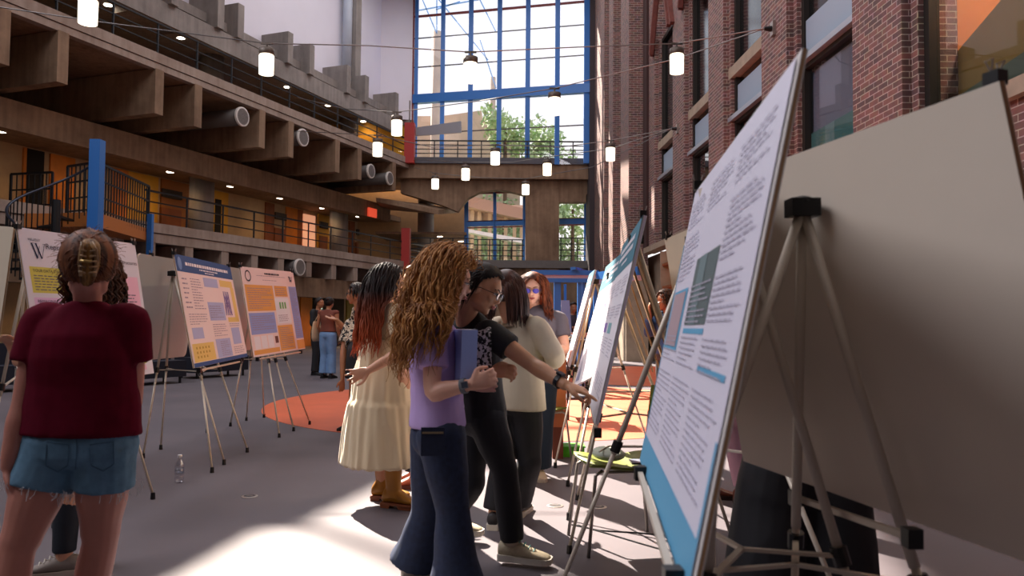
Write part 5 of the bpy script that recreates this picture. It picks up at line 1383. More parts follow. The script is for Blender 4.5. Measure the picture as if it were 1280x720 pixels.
# ========== 1. maroon T-shirt, denim shorts (back view)
d = 2.7
J = dict(head=P(111, 336, 2.68), face=V((-.34, .9, -.16)), neck=P(110, 380, 2.72), shL=P(54, 402, 2.70), shR=P(163, 402, 2.72),
         elL=P(30, 505, 2.66), elR=P(164, 497, 2.76), wrL=P(10, 583, 2.62), wrR=P(148, 545, 2.93),
         hipL=P(70, 555, 2.70), hipR=P(131, 555, 2.70), kneeL=P(20, 690, 2.62), kneeR=P(125, 678, 2.74))
J['ankL'] = V((PX(8, 2.55, 0).x, 2.55, .085)); J['ankR'] = V((PX(112, 2.8, 0).x, 2.8, .085))
MAROON = mat('maroon_cloth', '5c0c22', .9, var=.12, scale=20, spec=.08)
o = figure('person in maroon T-shirt and frayed denim shorts seen from behind, hair clipped up', J, SK4, .006, head_sc=1.03, build=1.08, neck_r=.046,
    hands=({'d': V((.0, .25, -1)), 'palm': V((1, .4, 0)), 'side': 1, 'curl': .5}, {'d': V((-.3, .5, -.6)), 'palm': V((-1, .3, 0)), 'side': -1, 'curl': .4}),
    top=dict(m=MAROON, hem=.085, sleeve=.50, loose=.020, sl_r=.068, amp=.006, f=7, waist=.148, flare=.0),
    bottom=dict(m=DENIM_L, kind='shorts', crop=.42, r=(.108, .095, .095), amp=.004, f=12, top_=.12, vox=.007))
r1 = o['root']; H = o['H']
HB = hairmat('auburn_brown_hair', '34190e', '8a5230', 20)
hair_cap(H, HB, r1, 1.13, .05, -.075)
mb = MB(); rr = random.Random(4)
for q in range(420):   # strands swept up and back over the head into the twist
    th = rr.uniform(-1, 1); side = 1 if th > 0 else -1
    x0 = side * (.02 + .055 * abs(th)); z0 = .10 - .19 * abs(th) ** .9 if rr.random() < .6 else -.055 - .02 * rr.random(); y0 = .055 - .10 * abs(th) if z0 > -.05 else -.06
    tgt = V((.012 + rr.uniform(-.02, .02), -.105, rr.uniform(-.03, .06))); pts = []
    for k in range(9):
        t = k / 8; p = V((x0, y0, z0)).lerp(tgt, t); e = V((p.x / .081, (p.y + .012) / .101, (p.z - .03) / .096)); l = e.length
        if l > 1e-4: g_ = (1.02 + .10 * abs(noise.noise(V((th * 5, t * 4, q * .02)))) + rr.uniform(0, .05)) / l; p = V((p.x * g_, (p.y + .012) * g_ - .012, (p.z - .03) * g_ + .03))
        pts.append(H(*p))
    mb.tube(pts, [.0022, .003, .0034, .0034, .0034, .0034, .003, .0026, .002], 5)
for q in range(110):    # loose flyaway wisps
    a_ = rr.uniform(-2.2, 2.2); p = V((math.sin(a_) * .082, -.02 + rr.uniform(-.03, .03), .03 + math.cos(a_) * .09)); dd = V((math.sin(a_), rr.uniform(-.6, .4), math.cos(a_))).normalized(); pts = [p]
    for k in range(4): dd = (dd + V((rr.uniform(-.5, .5), rr.uniform(-.5, .5), rr.uniform(-.7, .2)))).normalized(); p = p + dd * rr.uniform(.005, .013); pts.append(p)
    mb.tube([H(*v) for v in pts], .0006, 4)
mb.build('hair', HB, r1, True, recalc=False)
# twisted-up hair held by the claw
bun = MB(); bc = H(.012, -.115, .018)
for k in range(9):
    a = k / 9 * 2 * math.pi
    limb(bun, [H(.012 + .012 * math.cos(a), -.100, -.06 + .012 * math.sin(a)), H(.020 + .018 * math.cos(a), -.125, -.01), H(.020 + .016 * math.cos(a + .5), -.122 - .012 * math.sin(a), .045), H(.012 + .01 * math.cos(a + 1), -.10, .075)], [.010, .013, .013, .009], 8, 3)
bun.build('hair_twist', hairmat('blond_brown_twist', '4a2a14', 'b08348', 26), r1, True)
root = empty('hair_claw', H(.012, -.145, 0), 'tortoiseshell claw clip holding the twisted hair of the person in maroon', 'hair clip')
CL = mat('claw_tan', 'c8a070', .3, color2='3a2418', scale=30)
for s_ in (-1, 1):
    mb = MB(); mb.tube([H(.012 + .012 * s_, -.152, .055), H(.018 + .020 * s_, -.146, .03), H(.018 + .025 * s_, -.14, -.01), H(.018 + .02 * s_, -.135, -.055)], [.006, .007, .006, .005], 8); mb.build('claw_half', CL, root, True)
    for k in range(5):
        z = .03 - .018 * k; MB().tube([H(.018 + .024 * s_, -.143, z), H(.018 + .016 * s_, -.155, z - .004), H(.018 + .005 * s_, -.15, z - .006)], .0035, 6).build('claw_tooth', CL, root, True)
MB().tube([H(-.005, -.155, -.01), H(.03, -.155, -.01)], .005, 8).build('hinge', mat('hinge_gold', 'b89a60', .3, .8), root, True)
# frayed hems and pockets
fr = MB(); rr = random.Random(2)
for k_, (hp, kn) in (('L', (J['hipL'], J['kneeL'])), ('R', (J['hipR'], J['kneeR']))):
    e = lerpv(hp, kn, .40); ax = (kn - hp).normalized(); a = ax.cross(V((0, 1, 0))).normalized(); b_ = ax.cross(a)
    for q in range(60):
        t = rr.uniform(0, 6.28); p = e + (a * math.cos(t) + b_ * math.sin(t)) * .125; l = rr.uniform(.01, .045)
        fr.tube([p, p + ax * l * .5 + a * rr.uniform(-.006, .006), p + ax * l + a * rr.uniform(-.012, .012)], .0008, 4)
fr.build('frayed_hem', mat('fray_white', 'c8ccd0', .9), r1, recalc=False)
dgx = None
def on_shorts(px, py):
    """nearest cloth point of the shorts in that direction"""
    sh = [c for c in r1.children if c.name.startswith('shorts')][0]; from mathutils.bvhtree import BVHTree
    global dgx
    if dgx is None: dgx = BVHTree.FromPolygons([v.co.copy() for v in sh.data.vertices], [tuple(p.vertices) for p in sh.data.polygons])
    h = dgx.ray_cast(CO, ray(px, py).normalized()); return (h[0] - ray(px, py).normalized() * .0015) if h[0] else None
STI = mat('denim_stitch', '4c6c84', .9)
def seam(pts, nm, r_=.0016, m_=None):
    q = []
    for a_, c_2 in zip(pts[:-1], pts[1:]):
        for k in range(8): q.append(on_shorts(a_[0] + (c_2[0] - a_[0]) * k / 8, a_[1] + (c_2[1] - a_[1]) * k / 8))
    q = [v for v in q if v is not None]
    if len(q) > 2: MB().tube(q, r_, 5).build(nm, m_ or STI, r1, True)
seam([(52, 541), (152, 541)], 'waistband_seam'); seam([(95, 541), (96, 560), (94, 590)], 'back_seam')
seam([(58, 552), (86, 556), (85, 582), (72, 590), (57, 582), (58, 552)], 'back_pocket'); seam([(112, 556), (142, 552), (143, 580), (129, 589), (114, 582), (112, 556)], 'back_pocket')
# ========== 2. the person mostly hidden behind the maroon shirt
J, T, f, r_ = simpleJ((G(84, 712).x - .02, 3.62, 0), (-.5, -.6, 0), 1.56, 'down', 0, .25, .06)
J['wrR'] = P(22, 452, 3.45); J['elR'] = P(48, 480, 3.5); J['head'] = P(113, 345, 3.66); J['neck'] = P(112, 378, 3.66); J['shL'] = P(98, 404, 3.80); J['shR'] = P(116, 402, 3.50); J['elR'] = P(64, 455, 3.45)
J['ankL'] = V((PX(90, 3.66, 0).x, 3.66, .085)); J['kneeL'] = PX(92, 3.7, .46); J['ankR'] = V((PX(132, 3.8, 0).x, 3.8, .085)); J['kneeR'] = PX(126, 3.8, .46)
o = figure('person with long curly hair and dark jeans almost hidden behind the maroon T-shirt', J, SK2, .009, hands=({'d': V((0, 0, -1)), 'palm': V((1, 0, 0))}, {'d': V((-.3, -.1, 1)), 'palm': V((-.4, -1, 0)), 'curl': .6}),
    top=dict(m=mat('dark_green_cloth', '2a2e2c', .8), sleeve=1.4, hem=.0), bottom=dict(m=mat('dark_blue_jeans', '161c28', .8), r=(.10, .085, .06, .055, .05), crop=.93))
H2 = o['H']; HC = hairmat('dark_curly_hair', '1c0f0a', '6a4028', 22); hair_cap(H2, HC, o['root'], 1.1)
locks(H2, HC, o['root'], n=350, length=.30, wave=.013, wl=.06, r0=.005, seed=8, vol=.03, steps=20, spread=.5)
face_parts(H2, o['root'], BROWB)
GS_ = mat('grey_suede', '8a8078', .8)
for q, dd in (('ankL', V((-1, -.18, 0))), ('ankR', V((-.95, -.2, 0)))): shoe('trainer', J[q], dd, GS_, mat('sole_tan', 'b8a898', .7), o['root'], .25, laces=WSOLE)

# ========== 3. brown top, far
J, T, f, r_ = simpleJ(G(409, 473), (.35, 1, 0), 1.64, 'down')
o = figure('person in rust brown top and blue jeans far off, seen from behind', J, SK3, .014, hands=({'d': V((0, 0, -1)), 'palm': V((1, 0, 0))}, {'d': V((0, 0, -1)), 'palm': V((-1, 0, 0))}),
    top=dict(m=mat('rust_top', '6e3626', .8), sleeve=0, hem=.15, vox=.014), bottom=dict(m=mat('mid_denim', '6c8cb4', .85, var=.15), r=(.11, .10, .085, .085, .09), vox=.014, crop=.95))
HK = hairmat('black_hair', '0c0806', '2a1c16', 18); hair_cap(o['H'], HK, o['root'], 1.16, .05, -.08); mb = MB(); mb.ell(o['H'](0, -.10, .08), (.04, .04, .04)); mb.build('hair_bun', HK, o['root'], True)
for q in 'LR': shoe('shoe', J['ank' + q], f, BLK, BLK, o['root'])
bc = T(-.27, .0, .96); root = empty('tote_bag', bc, 'cream tote bag hanging at the side of the person in the rust top', 'bag')
rs = []
for z, w_, t_ in ((-.22, .13, .03), (-.15, .16, .05), (0, .17, .045), (.15, .14, .02), (.19, .11, .01)):
    rs.append([bc + r_ * .0 + f * (w_ * math.cos(a)) + r_ * (t_ * math.sin(a)) + UP * z for a in [2 * math.pi * i / 14 for i in range(14)]])
mb = MB(); mb.rings(rs); mb.build('bag_body', mat('canvas', 'c0a888', .85, var=.1), root, True); MB().tube([bc + f * .08 + UP * .18, bc + UP * .42 + r_ * .1, bc - f * .08 + UP * .18], .008, 6).build('strap', MC['canvas'], root, True)
# companion beyond
J, T, f, r_ = simpleJ(G(396, 469), (.9, -.3, 0), 1.66, 'folded')
o = figure('person in dark clothes half hidden beyond the rust brown top', J, SK3, .014, top=dict(m=BLK, sleeve=1.6, vox=.014), bottom=dict(m=BLKP, vox=.014))
hair_cap(o['H'], HK, o['root'], 1.14, .05, -.08); [shoe('shoe', J['ank' + q], f, BLK, BLK, o['root']) for q in 'LR']

# ========== 4. floral shirt, black shorts
J, T, f, r_ = simpleJ(G(447, 537), (-1, -.12, 0), 1.60, 'down', 0, .05, .03, wid=.20)
J['elL'] = P(430, 436, 8.5); J['wrL'] = P(428, 474, 8.4); J['elR'] = P(436, 418, 8.9); J['wrR'] = P(421, 400, 8.85)
J['shL'] = P(437, 408, 8.6); J['shR'] = P(461, 408, 8.9)
def floral():
    m = bpy.data.materials.new('floral_cloth'); m.use_nodes = True; nt = m.node_tree; b = nt.nodes['Principled BSDF']; b.inputs['Roughness'].default_value = .8
    tc = nt.nodes.new('ShaderNodeTexCoord'); v = nt.nodes.new('ShaderNodeTexNoise'); v.inputs['Scale'].default_value = 26; v.inputs['Detail'].default_value = 3; nt.links.new(tc.outputs['Object'], v.inputs['Vector'])
    r = nt.nodes.new('ShaderNodeValToRGB'); r.color_ramp.interpolation = 'CONSTANT'; r.color_ramp.elements[0].color = lin('141214'); r.color_ramp.elements[1].position = .5; r.color_ramp.elements[1].color = lin('c8b8a0')
    e = r.color_ramp.elements.new(.58); e.color = lin('6e5a48'); e = r.color_ramp.elements.new(.63); e.color = lin('d0c0a8')
    nt.links.new(v.outputs['Fac'], r.inputs[0]); nt.links.new(r.outputs[0], b.inputs['Base Color']); return m
FLO = floral()
o = figure('person with glasses in black and cream floral shirt and black shorts', J, SK3, .010, hands=({'d': V((0, 0, -1)), 'palm': V((-.5, .5, 0))}, {'d': V((-1, -.1, .25)), 'palm': V((0, -.2, 1)), 'curl': .15, 'side': 1}),
    top=dict(m=FLO, sleeve=.75, hem=.02, loose=.03, sl_r=.075, vox=.011), bottom=dict(m=BLK, kind='shorts', crop=.75, r=(.115, .11, .105), vox=.012), build=1.08)
hair_cap(o['H'], HK, o['root'], 1.15, .045, -.08); locks(o['H'], HK, o['root'], n=90, length=.14, wave=.004, r0=.008, steps=10, seed=5)
face_parts(o['H'], o['root'], BROWB, ('dark framed glasses worn by the person in the floral shirt', BLACK))
for q in 'LR': shoe('shoe', J['ank' + q], f, BLK, BLK, o['root'])

# ========== 5. cream dress, mustard boots
dz = 5.1
J = dict(head=P(486, 353, 5.08), face=V((.85, .5, -.1)), neck=P(482, 378, 5.1), shL=P(468, 388, 5.28), shR=P(494, 390, 4.98), elL=P(480, 430, 5.35), wrL=P(497, 440, 5.3),
         elR=P(506, 437, 4.86), wrR=P(461, 463, 4.78), hipL=P(472, 470, 5.2), hipR=P(496, 470, 5.02), kneeL=P(476, 545, 5.18), kneeR=P(496, 545, 5.05))
J['ankL'] = V((PX(481, 5.2, 0).x, 5.22, .085)); J['ankR'] = V((PX(494, 5.0, 0).x, 5.02, .085))
CREAM = mat('cream_muslin', 'd8c4a0', .85, sheen=.3)
o = figure('person in long cream dress and mustard boots with black hair fading to ginger', J, SK2, .007, hands=({'d': V((.6, .1, -.4)), 'palm': V((0, -1, 0))}, {'d': V((-1, -.1, -.35)), 'palm': V((.15, -1, .1)), 'side': -1, 'curls': (.55, .5, .25, .1), 'spread': .35, 'thumb': .0, 's': 1.0}),
    top=dict(m=CREAM, sleeve=.6, hem=.25, loose=.025, sl_r=.07, name='dress_bodice', vox=.010, amp=.006))
hc = o['hc']; skirt = []
for t, px, py, a, bb in ((0, 481, 425, .165, .14), (0, 479, 470, .20, .17), (0, 478, 498, .215, .19), (0, 477, 505, .235, .21), (0, 476, 545, .26, .235), (0, 476, 578, .285, .255)): skirt.append((0, P(px, py, 5.1), a, bb))
make_bottom(o, J, CREAM, 'skirt', skirt=skirt, vox=.009, amp=.016, f=11, name='dress_skirt')
r5 = o['root']; H5 = o['H']; zt_ = P(460, 385, 5.1).z; HG = hairmat('ombre_hair', '0c0709', '2e1a16', 20, tipz=(P(460, 425, 5.1).z, P(460, 365, 5.1).z), tipc='b0522c')
hair_cap(H5, HG, r5, 1.14, .04, -.07)
cols5 = [(J['neck'] - UP * .12, J['neck'] + UP * .02, .06), (J['shL'], J['shR'], .08), (o['hc'], o['sc'], .14)]
locks(H5, HG, r5, n=750, length=.56, wave=.008, wl=.14, r0=.005, ycl=.03, drift=.1, cols=cols5, seed=11, vol=.022, steps=26, back=.6, lenvar=.35, spread=.0)
face_parts(H5, r5, BROWB)
MUST = mat('mustard_leather', 'a8701c', .45, var=.12, scale=12); HEEL = mat('boot_sole', '8a4a28', .5)
def boot(an, dd, par):
    dd = V(dd); dd.z = 0; dd.normalize(); sd_ = V((dd.y, -dd.x, 0)); g = V((an.x, an.y, 0))
    mb = MB(); T = lambda y, x, z: g + dd * y + sd_ * x + UP * z
    rs = [[T(.06 * math.sin(a) * s1 + off, .055 * math.cos(a) * s1, z) for a in [2 * math.pi * i / 18 for i in range(18)]] for z, s1, off in ((.36, 1.08, -.0), (.34, 1.06, 0), (.26, .98, 0), (.17, .86, .0), (.12, .82, .005), (.07, .95, .01))]
    mb.rings(rs)
    rs = [[T(y, w_ * math.cos(a), .035 + (h_ - .035) * .5 * (1 + math.sin(a))) for a in [2 * math.pi * i / 14 for i in range(14)]] for y, w_, h_ in ((-.07, .03, .09), (-.05, .038, .13), (0, .042, .14), (.05, .040, .12), (.10, .044, .085), (.14, .044, .07), (.175, .03, .06), (.188, .015, .05))]
    mb.rings(rs); me = remesh(mb, .007, 2, fold(.004, 14, 2)); link('boot', me, MUST, par, True, False)
    mb = MB(); rs = [[T(y, -w_, .022), T(y, w_, .022), T(y, w_, .036), T(y, -w_, .036)] for y, w_ in ((-.075, .03), (0, .038), (.1, .046), (.15, .045), (.19, .018))]; mb.rings(rs)
    mb.hexa([T(-.075, -.03, 0), T(-.075, .03, 0), T(-.015, .032, 0), T(-.015, -.032, 0), T(-.078, -.033, .03), T(-.078, .033, .03), T(-.005, .035, .03), T(-.005, -.035, .03)]); 
    mb.hexa([T(.06, -.04, 0), T(.06, .04, 0), T(.17, .035, 0), T(.17, -.035, 0), T(.05, -.043, .025), T(.05, .043, .025), T(.18, .035, .025), T(.18, -.035, .025)]); mb.build('boot_sole', HEEL, par)
boot(J['ankL'], V((.8, -.1, 0)), r5); boot(J['ankR'], V((.95, -.35, 0)), r5)
# 5b person facing the dress
J, T, f, r_ = simpleJ(G(519, 607), (-1, -.15, 0), 1.66, 'down')
J['head'] = P(519, 352, 5.7)
o = figure('person with brown hair standing mostly hidden beyond the long cream dress', J, SK2, .010, hands=({'d': V((0, 0, -1)), 'palm': V((1, 0, 0))}, {'d': V((0, 0, -1)), 'palm': V((-1, 0, 0))}), top=dict(m=mat('pale_blouse', 'b8a890', .8), sleeve=.6, vox=.012), bottom=dict(m=BLKP, vox=.012, crop=.9))
hair_cap(o['H'], HB, o['root'], 1.15, .05, -.08)
for q in 'LR': shoe('sandal', J['ank' + q], f, mat('coral_leather', 'b0583c', .5), mat('sandal_sole', '5a2c20', .6), o['root'])

# ========== 6. lavender T-shirt, long wavy hair
J = dict(head=P(562, 350, 3.50), face=V((.93, .12, -.28)), hup=V((.28, 0, 1)), neck=P(549, 392, 3.52), shL=P(549, 406, 3.69), shR=P(541, 412, 3.35), elL=P(560, 470, 3.72), wrL=P(590, 482, 3.55),
         elR=P(541, 490, 3.27), wrR=P(588, 481, 3.22), hipL=P(542, 545, 3.62), hipR=P(552, 545, 3.42), kneeL=P(534, 640, 3.68), kneeR=P(566, 640, 3.44))
J['ankL'] = V((PX(524, 3.72, 0).x, 3.72, .085)); J['ankR'] = V((PX(574, 3.44, 0).x, 3.44, .085))
LAV = mat('lavender_cotton', 'b49ace', .85, var=.06, scale=10)
o = figure('person in lavender T-shirt and dark flared jeans with very long wavy ginger-brown hair', J, SK1, .0055, head_sc=1.02,
    hands=({'d': V((.9, -.25, .1)), 'palm': V((0, -1, .1)), 'side': -1, 'curl': .5}, {'d': V((.95, .2, .3)), 'palm': V((.0, 1, 0)), 'side': 1, 'curl': .75, 'thumb': .3}),
    top=dict(m=LAV, hem=.10, sleeve=.62, loose=.020, sl_r=.070, amp=.007, f=8, waist=.138),
    bottom=dict(m=DENIM_D, r=(.112, .098, .078, .092, .125), amp=.003, f=9, crop=1.12, top_=.12))
r6 = o['root']; H6 = o['H']
HBL = hairmat('ginger_brown_hair', '7a4a24', 'c48c4c', 22)
hair_cap(H6, HBL, r6, 1.16, .045, -.08)
cols6 = [(J['neck'] - UP * .12, J['neck'] + UP * .02, .062), (J['shL'], J['shR'], .085), (o['hc'] + UP * .15, o['sc'], .135)]
locks(H6, HBL, r6, n=1500, length=.55, wave=.011, wl=.10, r0=.0042, cols=cols6, seed=21, vol=.060, steps=30, back=.45, spread=.5, lenvar=.40, stiff=.82, front=.028, ycl=.046, drift=.12)
locks(H6, HBL, r6, n=160, length=.50, wave=.016, wl=.08, r0=.0016, cols=cols6, seed=22, vol=.085, steps=30, back=.5, spread=.6, lenvar=.4, stiff=.82, front=.028, ycl=.046, drift=.15, name='flyaway_hair')
face_parts(H6, r6, mat('brow_ginger', '6a4428', .6), ('thin dark glasses worn by the person in lavender', BLACK), lips='b06058')
for q in 'LR': shoe('trainer', J['ank' + q], V((1, .0, 0)), BLK, WSOLE, r6)
# watch
def watch(wr, ax, lab, band, face, out, r_=.029):
    ax = V(ax).normalized(); root = empty('wristwatch', wr, lab, 'watch'); a = ax.cross(UP).normalized(); b_ = ax.cross(a)
    pts = [wr + (a * math.cos(t) + b_ * math.sin(t)) * r_ for t in [2 * math.pi * i / 20 for i in range(21)]]
    mb = MB(); n_ = 20
    rs = []
    for off, rr_ in ((-.011, r_), (-.011, r_ + .003), (.011, r_ + .003), (.011, r_)):
        rs.append([wr + ax * off + (a * math.cos(t) + b_ * math.sin(t)) * rr_ for t in [2 * math.pi * i / n_ for i in range(n_)]])
    vs = [p for q in rs for p in q]; fs = [(k * n_ + i, k * n_ + (i + 1) % n_, ((k + 1) % 4) * n_ + (i + 1) % n_, ((k + 1) % 4) * n_ + i) for k in range(4) for i in range(n_)]
    mb.add(vs, fs); mb.build('band', band, root)
    out = V(out).normalized(); s2 = ax.cross(out).normalized(); c = wr + out * (r_ + .006)
    MB().obox(c, ax, s2, out, .017, .015, .005).build('watch_case', face, root); MB().obox(c + out * .005, ax, s2, out, .013, .012, .001).build('screen', mat('watch_glass', '3a404c', .1), root)
dw_ = (J['wrR'] - J['elR']).normalized(); watch(J['wrR'] - dw_ * .03, dw_, 'grey banded smartwatch on the wrist beside the blue folder', mat('grey_band', '6a7078', .6), mat('case_grey', '8a8c92', .3, .7), V((.1, -1, .2)))
# blue folder held upright against the chest
root = empty('folder', P(580, 460, 3.34), 'pale blue folder held upright against the lavender T-shirt', 'folder')
fb = V((.25, -1, 0)).normalized(); c = P(581, 448, 3.36); sx = V((1, .25, 0)).normalized()
MB().obox(c, sx, V((-.25, 1, 0)).normalized(), V((.02, 0, 1)), .034, .10, .125).build('cover', mat('folder_blue', '9ab0ee', .45), root)
MB().obox(c + V((.003, .004, .003)), sx, V((-.25, 1, 0)).normalized(), V((.02, 0, 1)), .026, .102, .124).build('pages', mat('page_edge', 'c8cce0', .7), root)
# shirt back print and jeans back pocket
MB().obox(P(541, 552, 3.285), V((1, .1, 0)).normalized(), V((.1, -1, 0)).normalized(), UP, .05, .003, .06).build('back_pocket', mat('pocket_denim', '141f38', .8, var=.2, scale=40), r6)
MB().obox(P(541, 541, 3.28), V((1, .1, 0)).normalized(), V((.1, -1, 0)).normalized(), V((0, 0, 1)), .045, .003, .004).build('pocket_stitch', mat('stitch_tan', '7a6a50', .8), r6)

# ========== 7. black T-shirt, reaching to the poster
J = dict(head=P(603, 362, 3.72), face=V((.86, -.22, -.42)), hup=V((.42, 0, .9)), neck=P(582, 396, 3.78), shL=P(572, 412, 3.98), shR=P(612, 416, 3.66), elL=P(590, 474, 3.95), wrL=P(612, 465, 3.62),
         elR=P(664, 455, 3.56), wrR=P(706, 481, 3.42), hipL=P(592, 520, 3.98), hipR=P(608, 522, 3.80), kneeL=P(590, 605, 4.05), kneeR=P(630, 588, 3.82))
J['ankL'] = V((PX(566, 4.3, 0).x, 4.3, .13)); J['ankR'] = V((PX(637, 3.86, 0).x, 3.86, .095))
J['ankR'] = P(641, 679, 3.88)
SKE = skinm('skin_golden', 'd09a74')
o = figure('person with glasses in black T-shirt leaning forward and pointing at the poster', J, SKE, .0055, head_sc=1.0,
    hands=({'d': V((.9, -.35, .1)), 'palm': V((.1, .7, -.6)), 'side': 1, 'curl': 1.0, 'thumb': .5, 's': 1.05}, {'d': V((.93, -.1, -.28)), 'palm': V((0, .2, -1)), 'side': -1, 'curls': (.15, .8, .9, .9), 's': 1.05, 'thumb': .4}),
    top=dict(m=BLK, hem=.02, sleeve=.50, loose=.018, sl_r=.064, amp=.006, f=8, waist=.128),
    bottom=dict(m=BLKP, r=(.105, .088, .068, .066, .058), amp=.004, f=10, crop=.94, top_=.16))
r7 = o['root']; H7 = o['H']
hair_cap(H7, HK, r7, 1.13, .035, -.06)
locks(H7, HK, r7, n=600, length=.22, wave=.004, wl=.2, r0=.0045, seed=31, vol=.014, steps=14, back=1.1, spread=-.3, lenvar=.5, front=.0, ymax=.03, ycl=.03, drift=.4, cols=[(J['shL'], J['shR'], .08)])
face_parts(H7, r7, BROWB, ('thin rimmed glasses worn by the person in the black T-shirt', BLACK), lips='b4605a')
shoe('trainer', J['ankR'], V((.95, -.25, 0)), mat('beige_mesh', 'b8ab90', .8, var=.12, scale=60), WSOLE, r7, .27, laces=mat('teal_lace', '5aa0a0', .6), tilt=0.0, wd=.048)
shoe('trainer', J['ankL'], V((.95, -.3, 0)), mat('beige_mesh', 'b8ab90', .8), WSOLE, r7, .26, laces=MC['teal_lace'])
limb_ = MB(); limb(limb_, [lerpv(J['kneeR'], J['ankR'], .9), J['ankR']], [.040, .040]); limb_.build('sock', mat('sock_cream', 'c8b8a0', .8), r7, True)
def speck():
    m = bpy.data.materials.new('speckled_print'); m.use_nodes = True; nt = m.node_tree; b = nt.nodes['Principled BSDF']; b.inputs['Roughness'].default_value = .8
    tc = nt.nodes.new('ShaderNodeTexCoord'); v = nt.nodes.new('ShaderNodeTexNoise'); v.inputs['Scale'].default_value = 75; v.inputs['Detail'].default_value = 1; nt.links.new(tc.outputs['Object'], v.inputs['Vector'])
    r = nt.nodes.new('ShaderNodeValToRGB'); r.color_ramp.interpolation = 'CONSTANT'; r.color_ramp.elements[0].color = lin('101014'); r.color_ramp.elements[1].position = .49; r.color_ramp.elements[1].color = lin('c8c4c8')
    nt.links.new(v.outputs['Fac'], r.inputs[0]); nt.links.new(r.outputs[0], b.inputs['Base Color']); return m
dw_ = (J['wrR'] - J['elR']).normalized(); watch(J['wrR'] - dw_ * .035, dw_, 'black smartwatch on the outstretched arm', PLAS, PLAS, V((.2, -.3, 1)), .030)
# printed panel of the tee: side panel lying over the chest
mb = MB(); cA_ = [P(590, 418, 3.64), P(612, 408, 3.60), P(613, 462, 3.64), P(592, 470, 3.68)]
g_ = []
for j in range(7):
    for i in range(5):
        u, v_ = i / 4, j / 6; a_ = cA_[0].lerp(cA_[1], u).lerp(cA_[3].lerp(cA_[2], u), v_); g_.append(a_ + V((0, -.02 * math.sin(math.pi * u), 0)))
mb.add(g_, [(j * 5 + i, j * 5 + i + 1, (j + 1) * 5 + i + 1, (j + 1) * 5 + i) for j in range(6) for i in range(4)])
pn = mb.build('speckled_panel', speck(), r7, True); md = pn.modifiers.new('t', 'SOLIDIFY'); md.thickness = .03; md.offset = -1

# ========== 8. cream jacket, brown bob (back view)
J = dict(head=P(634, 366, 4.56), face=V((.3, .95, -.12)), neck=P(637, 395, 4.58), shL=P(622, 409, 4.72), shR=P(672, 409, 4.48), elL=P(612, 455, 4.8), wrL=P(630, 470, 5.0), elR=P(694, 447, 4.48), wrR=P(684, 452, 4.75),
         hipL=P(628, 500, 4.66), hipR=P(658, 500, 4.56), kneeL=P(628, 580, 4.6), kneeR=P(662, 580, 4.62))
J['ankL'] = V((PX(620, 4.56, 0).x, 4.56, .085)); J['ankR'] = V((PX(652, 4.85, 0).x, 4.85, .085))
LINEN = mat('cream_linen', 'c6b8a0', .85, var=.05, scale=8)
o = figure('person in cream linen jacket and black trousers with a straight brown bob, seen from behind', J, SK2, .007, hands=({'d': V((.5, .5, .1)), 'palm': V((0, 1, 0))}, {'d': V((-.6, .8, 0)), 'palm': V((-.5, -.5, 0))}),
    top=dict(m=LINEN, sleeve=1.75, hem=-.10, loose=.026, flare=.012, sl_r=.064, amp=.006, f=7, name='jacket', waist=.148, neck_cut=.95, sleeve_end=.052),
    bottom=dict(m=BLKP, r=(.105, .09, .072, .07, .072), amp=.004, crop=.93))
HBO = hairmat('brown_bob_hair', '2a1610', '56342a', 14, rough=.35)
hair_cap(o['H'], HBO, o['root'], 1.22, .05, -.13)
locks(o['H'], HBO, o['root'], n=800, length=.245, wave=.001, wl=.3, r0=.0055, seed=41, vol=.016, steps=14, back=.1, spread=.1, lenvar=.10, front=.03, zmin=.01)
for q, dd in (('ankL', V((.15, 1, 0))), ('ankR', V((.3, 1, 0)))): shoe('shoe', J[q], dd, mat('black_white_shoe', '2a2628', .6), WSOLE, o['root'])

# ========== 9. grey T-shirt, auburn hair, blue reflecting glasses
J = dict(head=P(666, 361, 5.92), face=V((-.12, -1, -.25)), neck=P(668, 388, 5.98), shL=P(699, 399, 5.95), shR=P(646, 399, 5.95), elL=P(706, 436, 5.88), wrL=P(686, 441, 5.70), elR=P(642, 440, 5.9), wrR=P(668, 446, 5.72),
         hipL=P(680, 480, 5.98), hipR=P(656, 480, 5.98), kneeL=P(678, 540, 5.95), kneeR=P(658, 540, 5.95))
J['ankL'] = V((PX(675, 6.0, 0).x, 6.0, .085)); J['ankR'] = V((PX(664, 5.95, 0).x, 5.95, .085))
o = figure('person in grey T-shirt with auburn hair and glasses reflecting blue, facing the viewer', J, SK1, .0065, hands=({'d': V((-1, -.1, -.1)), 'palm': V((0, 1, 0)), 'side': 1, 'curl': .3}, {'d': V((1, .1, .05)), 'palm': V((0, 1, 0)), 'side': -1, 'curl': .3}),
    top=dict(m=mat('grey_cotton', '5c5660', .85, var=.05), sleeve=.6, hem=.05, loose=.018, sl_r=.066, amp=.005), bottom=dict(m=mat('teal_denim', '14283a', .8), r=(.105, .095, .08, .085, .095), crop=.95), build=1.04)
HAU = hairmat('auburn_hair', '3c1a10', '84401f', 18)
hair_cap(o['H'], HAU, o['root'], 1.14, .04, -.08)
locks(o['H'], HAU, o['root'], n=700, length=.38, wave=.008, wl=.13, r0=.005, ycl=.07, seed=51, vol=.018, steps=20, spread=.3, lenvar=.25, cols=[(J['shL'], J['shR'], .075)])
LB = mat('lens_reflection_blue', '6a66e0', .15, emit=0.0); b_ = LB.node_tree.nodes['Principled BSDF']; b_.inputs['Metallic'].default_value = .6  # violet-blue reflection put into the lens colour
